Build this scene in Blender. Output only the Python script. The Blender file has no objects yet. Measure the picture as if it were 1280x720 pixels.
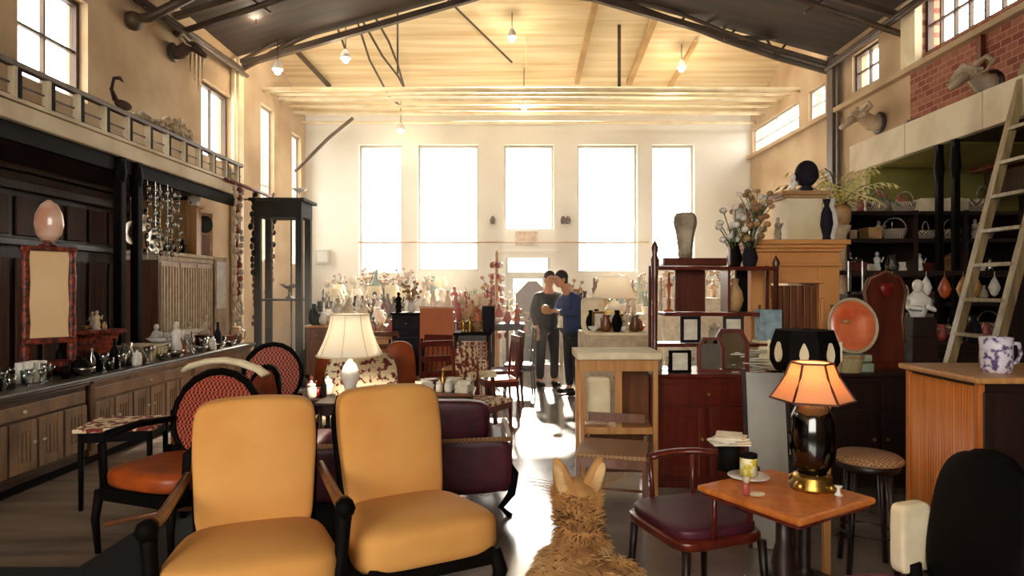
import bpy, math, random
from math import pi, sin, cos, radians as RD
random.seed(7)
C = bpy.context.scene.collection
EYE, F = 1.5, 800.0

def U(px, py, d):
    """world point seen at (px, py) in the photo when it stands d metres away"""
    return ((px-640)*d/F, d, EYE+(360-py)*d/F)

# ---------------------------------------------------------------- materials
def lin(h):
    h = h.lstrip('#'); o = []
    for i in (0, 2, 4):
        c = int(h[i:i+2], 16)/255
        o.append(c/12.92 if c <= .04045 else ((c+.055)/1.055)**2.4)
    return (*o, 1)

MATS = {}
def nodes(name):
    m = bpy.data.materials.new(name); m.use_nodes = True
    nt = m.node_tree
    return m, nt, nt.nodes['Principled BSDF']

def setp(b, **k):
    for a, v in k.items():
        b.inputs[a.replace('_', ' ')].default_value = v

def mat(name, c, rough=.5, metal=0, c2=None, scale=6, bump=0, kind='noise', stretch=(1,1,1), spec=None, detail=4, lo=.35, hi=.65, rot=(0,0,0), trans=0, emit=None, es=0, sheen=0, coat=0, space='Object'):
    if name in MATS: return MATS[name]
    m, nt, b = nodes(name); N, L = nt.nodes, nt.links
    setp(b, Roughness=rough, Metallic=metal)
    if spec is not None: b.inputs['Specular IOR Level'].default_value = spec
    if trans: b.inputs['Transmission Weight'].default_value = trans
    if sheen: b.inputs['Sheen Weight'].default_value = sheen
    if coat: b.inputs['Coat Weight'].default_value = coat; b.inputs['Coat Roughness'].default_value = .15
    b.inputs['Base Color'].default_value = lin(c)
    if emit:
        b.inputs['Emission Color'].default_value = lin(emit); b.inputs['Emission Strength'].default_value = es
    if c2 or bump:
        if space == 'World':
            tc = N.new('ShaderNodeNewGeometry'); src = tc.outputs['Position']
        else:
            tc = N.new('ShaderNodeTexCoord'); src = tc.outputs['Object']
        mp = N.new('ShaderNodeMapping'); mp.inputs['Scale'].default_value = stretch; mp.inputs['Rotation'].default_value = rot
        L.new(src, mp.inputs['Vector'])
        if kind == 'noise':
            t = N.new('ShaderNodeTexNoise'); t.inputs['Scale'].default_value = scale; t.inputs['Detail'].default_value = detail; fac = t.outputs['Fac']
        elif kind == 'wave':
            t = N.new('ShaderNodeTexWave'); t.inputs['Scale'].default_value = scale; t.inputs['Distortion'].default_value = 2; t.inputs['Detail'].default_value = 2; fac = t.outputs['Fac']
        elif kind == 'voronoi':
            t = N.new('ShaderNodeTexVoronoi'); t.inputs['Scale'].default_value = scale; fac = t.outputs['Distance']
        elif kind == 'checker':
            t = N.new('ShaderNodeTexChecker'); t.inputs['Scale'].default_value = scale; fac = t.outputs['Fac']
        elif kind == 'brick':
            t = N.new('ShaderNodeTexBrick'); t.inputs['Scale'].default_value = scale
            t.inputs['Color1'].default_value = (0,0,0,1); t.inputs['Color2'].default_value = (.5,.5,.5,1); t.inputs['Mortar'].default_value = (1,1,1,1)
            t.inputs['Mortar Size'].default_value = .02; fac = t.outputs['Color']
        L.new(mp.outputs[0], t.inputs['Vector'])
        if c2:
            r = N.new('ShaderNodeValToRGB'); r.color_ramp.elements[0].color = lin(c); r.color_ramp.elements[1].color = lin(c2)
            r.color_ramp.elements[0].position = lo; r.color_ramp.elements[1].position = hi
            L.new(fac, r.inputs[0]); L.new(r.outputs[0], b.inputs['Base Color'])
        if bump:
            bp = N.new('ShaderNodeBump'); bp.inputs['Strength'].default_value = bump; bp.inputs['Distance'].default_value = .02
            L.new(fac, bp.inputs['Height']); L.new(bp.outputs[0], b.inputs['Normal'])
    MATS[name] = m
    return m

def wood(name, c1, c2, rough=.38, s=(9, 9, .8), scale=2.5, bump=.12, coat=.2):
    return mat(name, c1, rough, 0, c2, scale, bump, 'noise', s, detail=6, lo=.3, hi=.7, coat=coat)

def glassmat(name, tint, alpha=.35, rough=.05):
    """thin clear glass: mostly see-through, the rest glossy"""
    if name in MATS: return MATS[name]
    m = bpy.data.materials.new(name); m.use_nodes = True; nt = m.node_tree; N, L = nt.nodes, nt.links
    N.remove(N['Principled BSDF']); out = N['Material Output']
    tr = N.new('ShaderNodeBsdfTransparent'); tr.inputs[0].default_value = lin(tint)
    gl = N.new('ShaderNodeBsdfGlossy'); gl.inputs['Roughness'].default_value = rough
    mx = N.new('ShaderNodeMixShader'); mx.inputs[0].default_value = alpha
    L.new(tr.outputs[0], mx.inputs[1]); L.new(gl.outputs[0], mx.inputs[2]); L.new(mx.outputs[0], out.inputs[0])
    MATS[name] = m; return m

def shadecloth(name, c, es=0, tl=.6):
    """lampshade cloth: diffuse + translucent, lit by the bulb inside"""
    if name in MATS: return MATS[name]
    m = bpy.data.materials.new(name); m.use_nodes = True; nt = m.node_tree; N, L = nt.nodes, nt.links
    N.remove(N['Principled BSDF']); out = N['Material Output']
    df = N.new('ShaderNodeBsdfDiffuse'); df.inputs[0].default_value = lin(c)
    t = N.new('ShaderNodeBsdfTranslucent'); t.inputs[0].default_value = lin(c)
    mx = N.new('ShaderNodeMixShader'); mx.inputs[0].default_value = tl
    L.new(df.outputs[0], mx.inputs[1]); L.new(t.outputs[0], mx.inputs[2]); L.new(mx.outputs[0], out.inputs[0])
    MATS[name] = m; return m

# ---------------------------------------------------------------- mesh kit
def rotm(rx=0, ry=0, rz=0):
    a, b, c = cos(rx), sin(rx), 0
    cx, sx, cy, sy, cz, sz = cos(rx), sin(rx), cos(ry), sin(ry), cos(rz), sin(rz)
    return ((cz*cy, cz*sy*sx-sz*cx, cz*sy*cx+sz*sx), (sz*cy, sz*sy*sx+cz*cx, sz*sy*cx-cz*sx), (-sy, cy*sx, cy*cx))

class MB:
    def __init__(s): s.v = []; s.f = []; s.m = []; s.sm = []; s.cur = 0
    def add(s, vs, fs, smooth=False, loc=(0,0,0), rot=(0,0,0)):
        M = rotm(*rot) if any(rot) else None
        n = len(s.v)
        for p in vs:
            if M: p = tuple(sum(M[i][j]*p[j] for j in range(3)) for i in range(3))
            s.v.append((p[0]+loc[0], p[1]+loc[1], p[2]+loc[2]))
        for f in fs: s.f.append(tuple(i+n for i in f)); s.m.append(s.cur); s.sm.append(smooth)
        return s
    def box(s, x, y, z, sx, sy, sz, rot=(0,0,0), taper=1):
        """z is the BOTTOM of the box"""
        a, b = sx/2, sy/2; t = taper
        vs = [(-a,-b,-sz/2),(a,-b,-sz/2),(a,b,-sz/2),(-a,b,-sz/2),(-a*t,-b*t,sz/2),(a*t,-b*t,sz/2),(a*t,b*t,sz/2),(-a*t,b*t,sz/2)]
        return s.add(vs, [(0,3,2,1),(4,5,6,7),(0,1,5,4),(1,2,6,5),(2,3,7,6),(3,0,4,7)], False, (x,y,z+sz/2), rot)
    def lathe(s, prof, x=0, y=0, z=0, n=16, rot=(0,0,0), flat=False, sc=(1,1), ph=0, cap=True):
        vs, fs = [], []
        for (r, h) in prof:
            for k in range(n):
                a = 2*pi*k/n+ph; vs.append((r*cos(a)*sc[0], r*sin(a)*sc[1], h))
        m = len(prof)
        for i in range(m-1):
            for k in range(n):
                k2 = (k+1) % n; fs.append((i*n+k, i*n+k2, (i+1)*n+k2, (i+1)*n+k))
        if cap and prof[0][0] > 1e-5: fs.append(tuple(range(n-1, -1, -1)))
        if cap and prof[-1][0] > 1e-5: fs.append(tuple((m-1)*n+k for k in range(n)))
        return s.add(vs, fs, not flat, (x,y,z), rot)
    def open_lathe(s, prof, **k):
        prof = list(prof)+[(max(r-.004, .001), h) for r, h in reversed(prof)]+[prof[0]]
        s.lathe(prof, cap=False, **k); return s
    def ell(s, x, y, z, rx, ry, rz, n=12, m=8, rot=(0,0,0)):
        pr = [(max(sin(pi*i/m), 0), -cos(pi*i/m)) for i in range(m+1)]
        pr[0] = (0, -1); pr[-1] = (0, 1)
        vs, fs = [(0,0,-rz)], []
        for i in range(1, m):
            for k in range(n):
                a = 2*pi*k/n; vs.append((pr[i][0]*cos(a)*rx, pr[i][0]*sin(a)*ry, pr[i][1]*rz))
        vs.append((0,0,rz)); T = len(vs)-1
        for k in range(n):
            k2 = (k+1) % n; fs.append((0, 1+k2, 1+k)); fs.append((T, T-n+k, T-n+k2))
            for i in range(m-2):
                a = 1+i*n; fs.append((a+k, a+k2, a+n+k2, a+n+k))
        return s.add(vs, fs, True, (x,y,z), rot)
    def tube(s, pts, r, n=8, sc=1, cap=True):
        """r: one radius or a list"""
        rs = r if isinstance(r, (list, tuple)) else [r]*len(pts)
        vs, fs = [], []
        for i, p in enumerate(pts):
            q0 = pts[max(i-1,0)]; q1 = pts[min(i+1,len(pts)-1)]
            t = [q1[j]-q0[j] for j in range(3)]; l = math.sqrt(sum(c*c for c in t)) or 1; t = [c/l for c in t]
            up = (0,0,1) if abs(t[2]) < .9 else (0,1,0)
            a = [t[1]*up[2]-t[2]*up[1], t[2]*up[0]-t[0]*up[2], t[0]*up[1]-t[1]*up[0]]
            l = math.sqrt(sum(c*c for c in a)) or 1; a = [c/l for c in a]
            b = [t[1]*a[2]-t[2]*a[1], t[2]*a[0]-t[0]*a[2], t[0]*a[1]-t[1]*a[0]]
            for k in range(n):
                w = 2*pi*k/n+pi/n
                vs.append(tuple(p[j]+rs[i]*(cos(w)*a[j]+sin(w)*sc*b[j]) for j in range(3)))
        for i in range(len(pts)-1):
            for k in range(n):
                k2 = (k+1) % n; fs.append((i*n+k, (i+1)*n+k, (i+1)*n+k2, i*n+k2))
        if cap: fs.append(tuple(range(n))); fs.append(tuple((len(pts)-1)*n+k for k in range(n-1,-1,-1)))
        return s.add(vs, fs, n > 4)
    def prism(s, poly, t, loc=(0,0,0), rot=(0,0,0)):
        """polygon in the local XZ plane, thickness t along Y"""
        n = len(poly)
        vs = [(x, -t/2, z) for x, z in poly]+[(x, t/2, z) for x, z in poly]
        fs = [tuple(range(n)), tuple(range(2*n-1, n-1, -1))]+[(i, n+i, n+(i+1)%n, (i+1)%n) for i in range(n)]
        return s.add(vs, fs, False, loc, rot)
    def rbox(s, x, y, z, sx, sy, sz, p=5, n=8, rot=(0,0,0), warp=None):
        """padded box (z = bottom)"""
        vs, fs, idx = [], [], {}
        def vid(a, b, c):
            k = (round(a,5), round(b,5), round(c,5))
            if k not in idx:
                q = (abs(a)**p+abs(b)**p+abs(c)**p)**(1/p)
                w = (a/q*sx/2, b/q*sy/2, c/q*sz/2)
                if warp: w = warp(*w)
                idx[k] = len(vs); vs.append(w)
            return idx[k]
        g = [-1+2*i/n for i in range(n+1)]
        for i in range(n):
            for j in range(n):
                a, b, c, d = g[i], g[i+1], g[j], g[j+1]
                for fn in (lambda u,v:(u,v,1), lambda u,v:(v,u,-1), lambda u,v:(1,u,v), lambda u,v:(-1,v,u), lambda u,v:(v,1,u), lambda u,v:(u,-1,v)):
                    fs.append((vid(*fn(a,c)), vid(*fn(b,c)), vid(*fn(b,d)), vid(*fn(a,d))))
        return s.add(vs, fs, True, (x,y,z+sz/2), rot)
    def warp(s, fn): s.v = [tuple(fn(*p)) for p in s.v]; return s
    def build(s, name, m, parent=None, bevel=0, loc=(0,0,0), rz=0, mods=None):
        me = bpy.data.meshes.new(name); me.from_pydata(s.v, [], s.f)
        ms = m if isinstance(m, (list, tuple)) else [m]
        for q in ms: me.materials.append(q)
        for i, pl in enumerate(me.polygons): pl.material_index = min(s.m[i], len(ms)-1); pl.use_smooth = s.sm[i]
        me.update()
        o = bpy.data.objects.new(name, me); C.objects.link(o)
        o.location = loc; o.rotation_euler = (0,0,rz)
        if parent: o.parent = parent
        if bevel:
            b = o.modifiers.new('Bevel', 'BEVEL'); b.width = bevel; b.segments = 2; b.limit_method = 'ANGLE'; b.angle_limit = RD(50)
        return o

def tag(o, label=None, cat=None, group=None, kind=None):
    if label: o['label'] = label
    if cat: o['category'] = cat
    if group: o['group'] = group
    if kind: o['kind'] = kind
    return o
def thing(name, label, cat, loc=(0,0,0), rz=0, group=None):
    o = bpy.data.objects.new(name, None); C.objects.link(o); o.empty_display_size = .1
    o.location = loc; o.rotation_euler = (0,0,rz)
    return tag(o, label, cat, group)
def dup(o, loc, rz=0, label=None, sc=None):
    def cp(a, par):
        c = a.copy(); C.objects.link(c)
        if par: c.parent = par
        for ch in [q for q in bpy.data.objects if q.parent == a]: cp(ch, c)
        return c
    r = cp(o, None); r.location = loc; r.rotation_euler = (0,0,rz)
    if sc: r.scale = (sc, sc, sc) if not isinstance(sc, tuple) else sc
    if label: r['label'] = label
    return r
def struct(name, mb, m, bevel=0, parent=None):
    o = mb.build(name, m, parent, bevel)
    if not parent: o['kind'] = 'structure'
    return o

# ---------------------------------------------------------------- palette
M = dict(
 cream=mat('cream_plaster','#d9d7ce',.8,c2='#cbc7ba',scale=.7,bump=.05,space='World'),
 beige=mat('beige_plaster','#bfa582',.8,c2='#a38560',scale=1.1,bump=.1,space='World',detail=8),
 brick=mat('worn_red_brick','#7a3a28',.85,c2='#b0795c',scale=3.0,kind='brick',rot=(RD(-90),RD(-90),0),bump=.4,space='World',lo=.1,hi=1),
 olive=mat('greenish_lit_olive','#8c8340',.8,c2='#746c30',scale=2),  # greenish light under the mezzanine, put into the wall colour
 fascia=mat('chipped_cream_fascia','#d8c8a8',.7,c2='#b39b78',scale=2.2,bump=.05,space='World',detail=9,lo=.4,hi=.75),
 steel=mat('brown_painted_steel','#3b2a20',.5,.2,c2='#54402f',scale=3),
 steel_light=mat('cream_painted_steel','#e8d9b6',.6,c2='#d2bd92',scale=3),
 concrete=mat('worn_polished_concrete','#b3aaa0',.27,c2='#5f5750',scale=1.6,bump=.12,detail=10,space='World',lo=.36,hi=.8,spec=.8,coat=.3),
 plank=mat('grey_brown_floorboards','#85715e',.4,c2='#5a493c',scale=1.3,stretch=(1,7,1),bump=.15,space='World',detail=7),
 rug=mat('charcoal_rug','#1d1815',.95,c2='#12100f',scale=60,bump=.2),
 ceil_shaded=mat('shaded_brown_ceiling_boards','#3f2c1e',.7,c2='#241812',scale=1.4,stretch=(.6,6,1),bump=.3,space='World',detail=6),  # near boards coloured dark for the shade away from the back windows
 ceil=mat('lit_cream_ceiling_boards','#f1e1ba',.7,c2='#cbab74',scale=1.2,stretch=(.35,7,1),bump=.35,space='World',detail=6,lo=.3,hi=.75),  # far boards coloured pale for the glow of the back windows
 black=mat('black_lacquer','#0a0807',.62,c2='#110c0a',scale=6,spec=.06),
 darkwood=wood('dark_brown_wood','#190d09','#2e160d',.45,coat=.08),
 redwood=wood('red_mahogany','#4a150c','#6d2415',.3,coat=.4),
 alcove=wood('alcove_panelling','#3a2016','#5c3624',.65,coat=0),
 deepred=wood('deep_red_wood','#43170d','#642a18',.3,coat=.4),
 oak=wood('weathered_oak','#6b4c33','#9c7752',.5,s=(2,14,.9),bump=.25,coat=0),
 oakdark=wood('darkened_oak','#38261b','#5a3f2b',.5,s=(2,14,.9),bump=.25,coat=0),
 greytop=mat('dark_slate_top','#3d3833',.35,c2='#57504a',scale=5),
 midwood=wood('walnut','#5b321c','#7d4a29',.35),
 honey=wood('honey_pine','#b0763e','#cf9a5c',.4),
 orangewood=wood('orange_teak','#b35c1f','#d8843c',.35,s=(14,14,.5),scale=2),
 mantelpaint=mat('peach_painted_wood','#d99a58',.55,c2='#c98649',scale=2,bump=.03),
 yellow=mat('mustard_velvet','#e0a255',.85,c2='#d39044',scale=2.2,bump=.06,detail=6),
 orangeleather=mat('tan_orange_leather','#b4521c',.4,c2='#8a3a12',scale=7,bump=.1),
 burgundy=mat('burgundy_leather','#561c2c',.5,c2='#421422',scale=9,bump=.08),
 burgfloral=mat('burgundy_floral_cloth','#3d0d18',.7,c2='#a0435e',scale=13,kind='voronoi',lo=.05,hi=.28),
 redfloral=mat('red_and_cream_floral_cloth','#7a2418',.8,c2='#e7cfa5',scale=20,kind='noise',lo=.47,hi=.55),
 stripefloral=mat('cream_cloth_with_red_flower_stripes','#efe2bb',.8,c2='#6d1c18',scale=26,kind='noise',lo=.52,hi=.57),
 cane=mat('woven_red_cane','#3f120a',.6,c2='#c3583a',scale=60,kind='checker',bump=.4,stretch=(1,1,.8)),
 caneseat=mat('cane_seat','#b98e63',.6,c2='#8a5f3d',scale=70,kind='checker',bump=.3),
 creamcloth=mat('cream_cloth','#efe0bd',.85,c2='#dccaa2',scale=8,bump=.05),
 white=mat('white_glaze','#ece6dc',.25,c2='#d8cfc2',scale=10),
 bone=mat('bone','#cdbb9e',.6,c2='#b29c7c',scale=9,bump=.2),
 brass=mat('aged_brass','#c39a4a',.28,.9,c2='#7d5c26',scale=14),
 silver=mat('tarnished_silver','#b9b2a8',.25,.9,c2='#6f675e',scale=9),
 blackm=mat('matt_black','#0d0a09',.75,spec=.1),
 charcoal=mat('charcoal_fabric','#231d27',.75,c2='#19151c',scale=9,spec=.2),
 plum=mat('plum_board','#5f3a45',.5,c2='#4f2e38',scale=3),
 orangeboard=mat('orange_board','#c96a2d',.6,c2='#b65a22',scale=2),
 pink=mat('rose_glaze','#b3544b',.35,c2='#8f3a33',scale=8),
 red=mat('red_lacquer','#9a2316',.35,c2='#6f150d',scale=8),
 teal=mat('teal_glaze','#4f7f7c',.3,c2='#3b6260',scale=8),
 green=mat('green_leaf','#5f7034',.6,c2='#37451f',scale=8),
 yellowleaf=mat('pale_yellow_frond','#e8dd94',.7,c2='#c2b765',scale=8),
 tan=mat('tan_stoneware','#b98f5f',.5,c2='#8f6a42',scale=10),
 paper=mat('paper','#e9e1cf',.8,c2='#d2c6ad',scale=12),
 blue=mat('navy_sweatshirt','#2b3d68',.9,c2='#223258',scale=12),
 navy=mat('dark_navy_trousers','#171a26',.9,c2='#10121b',scale=12),
 blackcloth=mat('black_cloth','#14131a',.9),
 skin=mat('skin','#c58d6c',.5),
 hair=mat('dark_brown_hair','#21150f',.7),
 fur=mat('golden_brown_fur','#c79455',.85,c2='#8a5a2e',scale=9,detail=6,lo=.35,hi=.68),
 furlight=mat('pale_gold_fur','#dcb881',.85,c2='#9c6d3a',scale=12,detail=6),
 furdark=mat('dark_brown_fur','#4d2c17',.85,c2='#2d180d',scale=12),
 mirror=mat('mirror_glass','#d9dcda',.04,1),
 purple=mat('white_glaze_with_violet_sprigs','#ddd6e0',.3,c2='#5c4778',scale=34,kind='noise',lo=.5,hi=.6),
 redmarble=mat('carved_red_lacquer','#8e3517',.45,c2='#3c130a',scale=24,bump=.6,lo=.42,hi=.58),
 terracotta=mat('coral_glass_with_swirls','#d4552a',.3,c2='#f08a55',scale=5,detail=8,coat=.5),
 wicker=mat('white_wicker','#c9b8a3',.8,c2='#6d5a4a',scale=30,kind='wave',bump=.5),
 stone=mat('carved_sandstone','#b7a68e',.8,c2='#6f5f4c',scale=7,bump=.3),
 grey=mat('pale_grey_paint','#bcbab0',.6,c2='#aaa89e',scale=3),
 peach=mat('peach_parchment','#f0cd9b',.7,c2='#e6bd88',scale=2),
 purlin=mat('shaded_cream_purlin','#c2a06a',.6,c2='#a8844f',scale=2),  # cream bars toned down to tan, their shaded sides put into the colour
 ladderwood=wood('worn_ladder_wood','#a08a5e','#6f5a3a',.5),
 bulb=mat('lit_bulb','#fff2d0',.4,emit='#ffe2a8',es=12),
)
nb = M['concrete'].node_tree.nodes['Principled BSDF']; nb.inputs['IOR'].default_value = 1.9; nb.inputs['Coat Weight'].default_value = 1; nb.inputs['Coat Roughness'].default_value = .16; nb.inputs['Coat IOR'].default_value = 1.7
GLASS = glassmat('window_glass','#ffffff',.04)
CLEAR = glassmat('clear_glass','#e9efe9',.3)
AMBER = glassmat('smoky_glass','#4a3326',.12,.12)
LP, WS, SUN, EXPO, HAZE = 18, 6.2, 20.0, 0.68, 0.012
SUNROT = (RD(-62), 0, RD(-1))
# ================================================================ THE ROOM
XL, XR, YB = -4.85, 5.6, 15.04
YF = -4.0
def wall_cells(mb, axis, p0, p1, a0, a1, z0, z1, holes):
    """axis 'x': slab between x=p0..p1 running along y; axis 'y': slab y=p0..p1 running along x"""
    us = sorted({a0, a1, *[h[0] for h in holes], *[h[1] for h in holes]}); us = [u for u in us if a0 <= u <= a1]
    zs = sorted({z0, z1, *[h[2] for h in holes], *[h[3] for h in holes]}); zs = [z for z in zs if z0 <= z <= z1]
    for i in range(len(us)-1):
        for j in range(len(zs)-1):
            u, z = (us[i]+us[i+1])/2, (zs[j]+zs[j+1])/2
            if any(h[0] < u < h[1] and h[2] < z < h[3] for h in holes): continue
            if axis == 'x': mb.box((p0+p1)/2, u, zs[j], abs(p1-p0), us[i+1]-us[i], zs[j+1]-zs[j])
            else: mb.box(u, (p0+p1)/2, zs[j], us[i+1]-us[i], abs(p1-p0), zs[j+1]-zs[j])
    return mb
# floor
fl = MB().box(0.4, (YF+YB)/2+.2, -.2, 14, YB-YF+1, .2)
struct('floor', fl, M['concrete'])
o = MB().box(-3.95, 5.65, 0, 3.3, 7.3, .006).build('floor_boards', M['plank']); tag(o, kind='structure')
o.name = 'floor_boarded_strip'
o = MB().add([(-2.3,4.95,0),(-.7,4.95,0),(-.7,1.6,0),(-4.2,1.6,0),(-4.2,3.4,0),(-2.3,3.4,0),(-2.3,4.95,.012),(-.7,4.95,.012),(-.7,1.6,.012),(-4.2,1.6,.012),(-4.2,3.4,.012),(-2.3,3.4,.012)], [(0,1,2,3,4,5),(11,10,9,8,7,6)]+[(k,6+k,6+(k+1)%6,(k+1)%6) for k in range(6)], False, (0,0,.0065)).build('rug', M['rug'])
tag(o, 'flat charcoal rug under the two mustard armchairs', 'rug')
# back wall
bw = [(-3.61,-2.59,1.82,4.88), (-2.22,-.79,1.9,4.88), (-.19,.98,2.86,4.88), (1.54,2.95,1.86,4.88), (3.29,4.29,1.9,4.88), (-.15,.9,0,2.21)]
struct('wall_back', wall_cells(MB(), 'y', YB, YB+.3, XL-1.2, XR+1, 0, 7.2, bw), M['cream'])
# left wall
lw = [(6.28,7.32,3.6,4.75), (10.0,11.1,3.6,4.8), (12.36,13.06,2.0,5.1), (14.1,14.72,2.0,4.95)]
mb = wall_cells(MB(), 'x', XL-.25, XL, 9.7, YB, 0, 7.3, lw)
wall_cells(mb, 'x', XL-.25, XL, YF, 9.7, 2.9, 7.3, lw)
struct('wall_left', mb, M['beige'])
mb = MB(); mb.box(-5.72, 2.9, 0, .2, 13.8, 2.95); mb.box(-5.3, 9.75, 0, 1.0, .1, 2.95)
struct('wall_left_alcove', mb, M['darkwood'])
# right wall: brick near, plaster far
rw = [(6.6,8.75,4.68,5.45), (9.78,10.54,4.7,5.32), (11.45,12.1,4.62,5.2), (12.5,14.9,4.6,5.17)]
struct('wall_right', wall_cells(MB(), 'x', XR, XR+.25, 9.0, YB, 0, 7.3, rw), M['beige'])
struct('wall_right_brick', wall_cells(MB(), 'x', XR, XR+.25, YF, 9.0, 2.9, 7.3, rw), M['brick'])
mb = MB(); mb.box(6.3, 2.5, 0, .2, 13, 2.95); mb.box(5.95, 9.05, 0, .9, .1, 2.95)
struct('wall_right_alcove', mb, M['darkwood'])
struct('wall_front', wall_cells(MB(), 'y', YF-.2, YF, XL-1.2, XR+1, 0, 7.3, [(-4.4,.4,1.5,5.2)]), M['beige'])  # unseen wall behind the camera, opening shaped to let in frontal fill light
# sills and trims
tn = [0]
def trim(mb, m, bevel=.004):
    tn[0] += 1; return struct('trim_%d' % tn[0], mb, m, bevel)
trim(MB().box(XR-.05, 8.0, 4.5, .12, 14, .08), M['beige'])
trim(MB().box(.35, YB-.06, 2.27, 1.3, .12, .07).box(.35, YB-.1, 2.34, 1.45, .2, .05), M['cream'])
# windows: frame and glazing bars + pane
wn = [0]
def window(axis, p, h, nx, nz, m, t=.05, depth=.08, barz=None):
    wn[0] += 1
    a0, a1, z0, z1 = h; mb = MB()
    def bar(u0, u1, v0, v1, dd=depth):
        if axis == 'x': mb.box(p, (u0+u1)/2, v0, dd, u1-u0, v1-v0)
        else: mb.box((u0+u1)/2, p, v0, u1-u0, dd, v1-v0)
    bar(a0, a0+t, z0, z1); bar(a1-t, a1, z0, z1); bar(a0+t, a1-t, z0, z0+t); bar(a0+t, a1-t, z1-t, z1)
    for i in range(1, nx):
        u = a0+(a1-a0)*i/nx; bar(u-t*.3, u+t*.3, z0+t, z1-t, depth*.6)
    for v in (barz or [z0+(z1-z0)*j/nz for j in range(1, nz)]): bar(a0+t, a1-t, v-t*.3, v+t*.3, depth*.55)
    o = struct('window_%d' % wn[0], mb, m)
    g = MB()
    if axis == 'x': g.box(p, (a0+a1)/2, z0+t, .006, a1-a0-2*t, z1-z0-2*t)
    else: g.box((a0+a1)/2, p, z0+t, a1-a0-2*t, .006, z1-z0-2*t)
    g.build('pane', GLASS, o)
for i, h in enumerate(bw[:5]): window('y', YB+.2, h, 1, 1, M['grey'], .05, barz=[2.57] if i != 2 else None)
window('x', XL-.14, lw[0], 2, 2, M['steel'], .05); window('x', XL-.14, lw[1], 2, 1, M['steel'], .05)
window('x', XL-.14, lw[2], 1, 2, M['grey']); window('x', XL-.14, lw[3], 1, 2, M['grey'])
window('x', XR+.1, rw[0], 8, 2, M['steel'], .045); window('x', XR+.1, rw[1], 2, 2, M['steel'], .04)
window('x', XR+.1, rw[2], 1, 2, M['grey'], .04); window('x', XR+.1, rw[3], 4, 2, M['grey'], .04)
# the back door: grey leaf under a glazed transom
d = tag(MB().box(-.03, YB+.2, 0, .12, .05, 1.82).box(.78, YB+.2, 0, .12, .05, 1.82).box(.375, YB+.2, 0, .7, .05, .25).box(.375, YB+.2, 1.72, .7, .05, .1).build('door_1', M['grey']), kind='structure')
MB().box(.375,YB+.2,.25,.7,.008,1.47).build('glass', GLASS, d)
fr = MB(); fr.box(-.12, YB+.16, 0, .06, .2, 2.21); fr.box(.87, YB+.16, 0, .06, .2, 2.21); fr.box(.375, YB+.16, 1.82, .93, .2, .06)
fr.build('door_frame', M['grey'], d)
MB().box(.375, YB+.2, 1.88, .93, .006, .33).build('transom_pane', GLASS, d)
MB().ell(.78, YB+.15, 1.0, .03, .03, .03).build('door_handle', M['brass'], d)
# ceilings
def zhip(y): return 6.9-(y-11.3)*1.3/3.74
def sheet(pts, m, name):
    n = len(pts)//2
    vs = pts+[(x, y, z+.1) for x, y, z in pts]; k = len(pts)
    fs = [tuple(range(k)), tuple(range(2*k-1, k-1, -1))]+[(i, k+i, k+(i+1)%k, (i+1)%k) for i in range(k)]
    return struct(name, MB().add(vs, fs), m)
mid = .37
sheet([(XL-.3,YF-.2,5.5),(XL-.3,11.3,5.5),(mid,11.3,7.0),(mid,YF-.2,7.0)], M['ceil_shaded'], 'ceiling_left_slope')
sheet([(mid,YF-.2,7.0),(mid,11.3,7.0),(XR+.3,11.3,5.5),(XR+.3,YF-.2,5.5)], M['ceil_shaded'], 'ceiling_right_slope')
sheet([(XL-.3,11.3,zhip(11.3)),(XL-.3,YB+.3,zhip(YB+.3)),(XR+.3,YB+.3,zhip(YB+.3)),(XR+.3,11.3,zhip(11.3))], M['ceil'], 'ceiling')
def CP(px, py, off=.05):
    """point on the boarded far ceiling seen at (px, py)"""
    k = 1.3/3.74; d = (6.9-off+11.3*k-EYE)/((360-py)/F+k)
    return U(px, py, d)
# main truss
T = 11.25
ch = [(292,92),(330,72),(370,50),(440,22),(510,3),(570,-6),(640,-9),(700,-6),(780,3),(850,28),(905,50),(970,72),(1042,92)]
tr = thing('roof_truss', 'dark brown steel roof truss arching across the hall in front of the cream boarded ceiling', 'roof truss', (0,T,5.4))
def L3(pts): return [(p[0], p[1]-T, p[2]-5.4) for p in pts]
MB().tube(L3([U(x, y, T) for x, y in ch]), .05, 6).build('bottom_chord', M['steel'], tr)
MB().tube(L3([U(x, y-11, T-.1) for x, y in ch]), .035, 6).build('middle_chord', M['steel'], tr)
for s in (-1, 1):
    xe = XL if s < 0 else XR
    MB().tube([(xe, 0, 0), (mid, 0, 1.5)], .07, 4).build('top_chord', M['steel'], tr)
    nx = 365 if s < 0 else 905
    w = 270 if s < 0 else 1075
    MB().tube(L3([U(nx,48,T-.05), U(w,46,T-.05)]), .05, 4).build('tie_beam', M['steel'], tr)
for x0, y0, x1, y1 in [(365,48,365,-10),(365,48,330,5),(365,48,420,-5),(440,22,400,-6),(510,3,470,-12),(905,50,905,-12),(905,50,850,-5),(905,50,960,0),(850,28,880,-6),(970,72,1000,30),(780,3,810,-12),(970,72,940,12)]:
    MB().tube(L3([U(x0,y0,T), U(x1,y1,T+.02)]), .028, 4).build('strut', M['steel'], tr)
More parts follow.
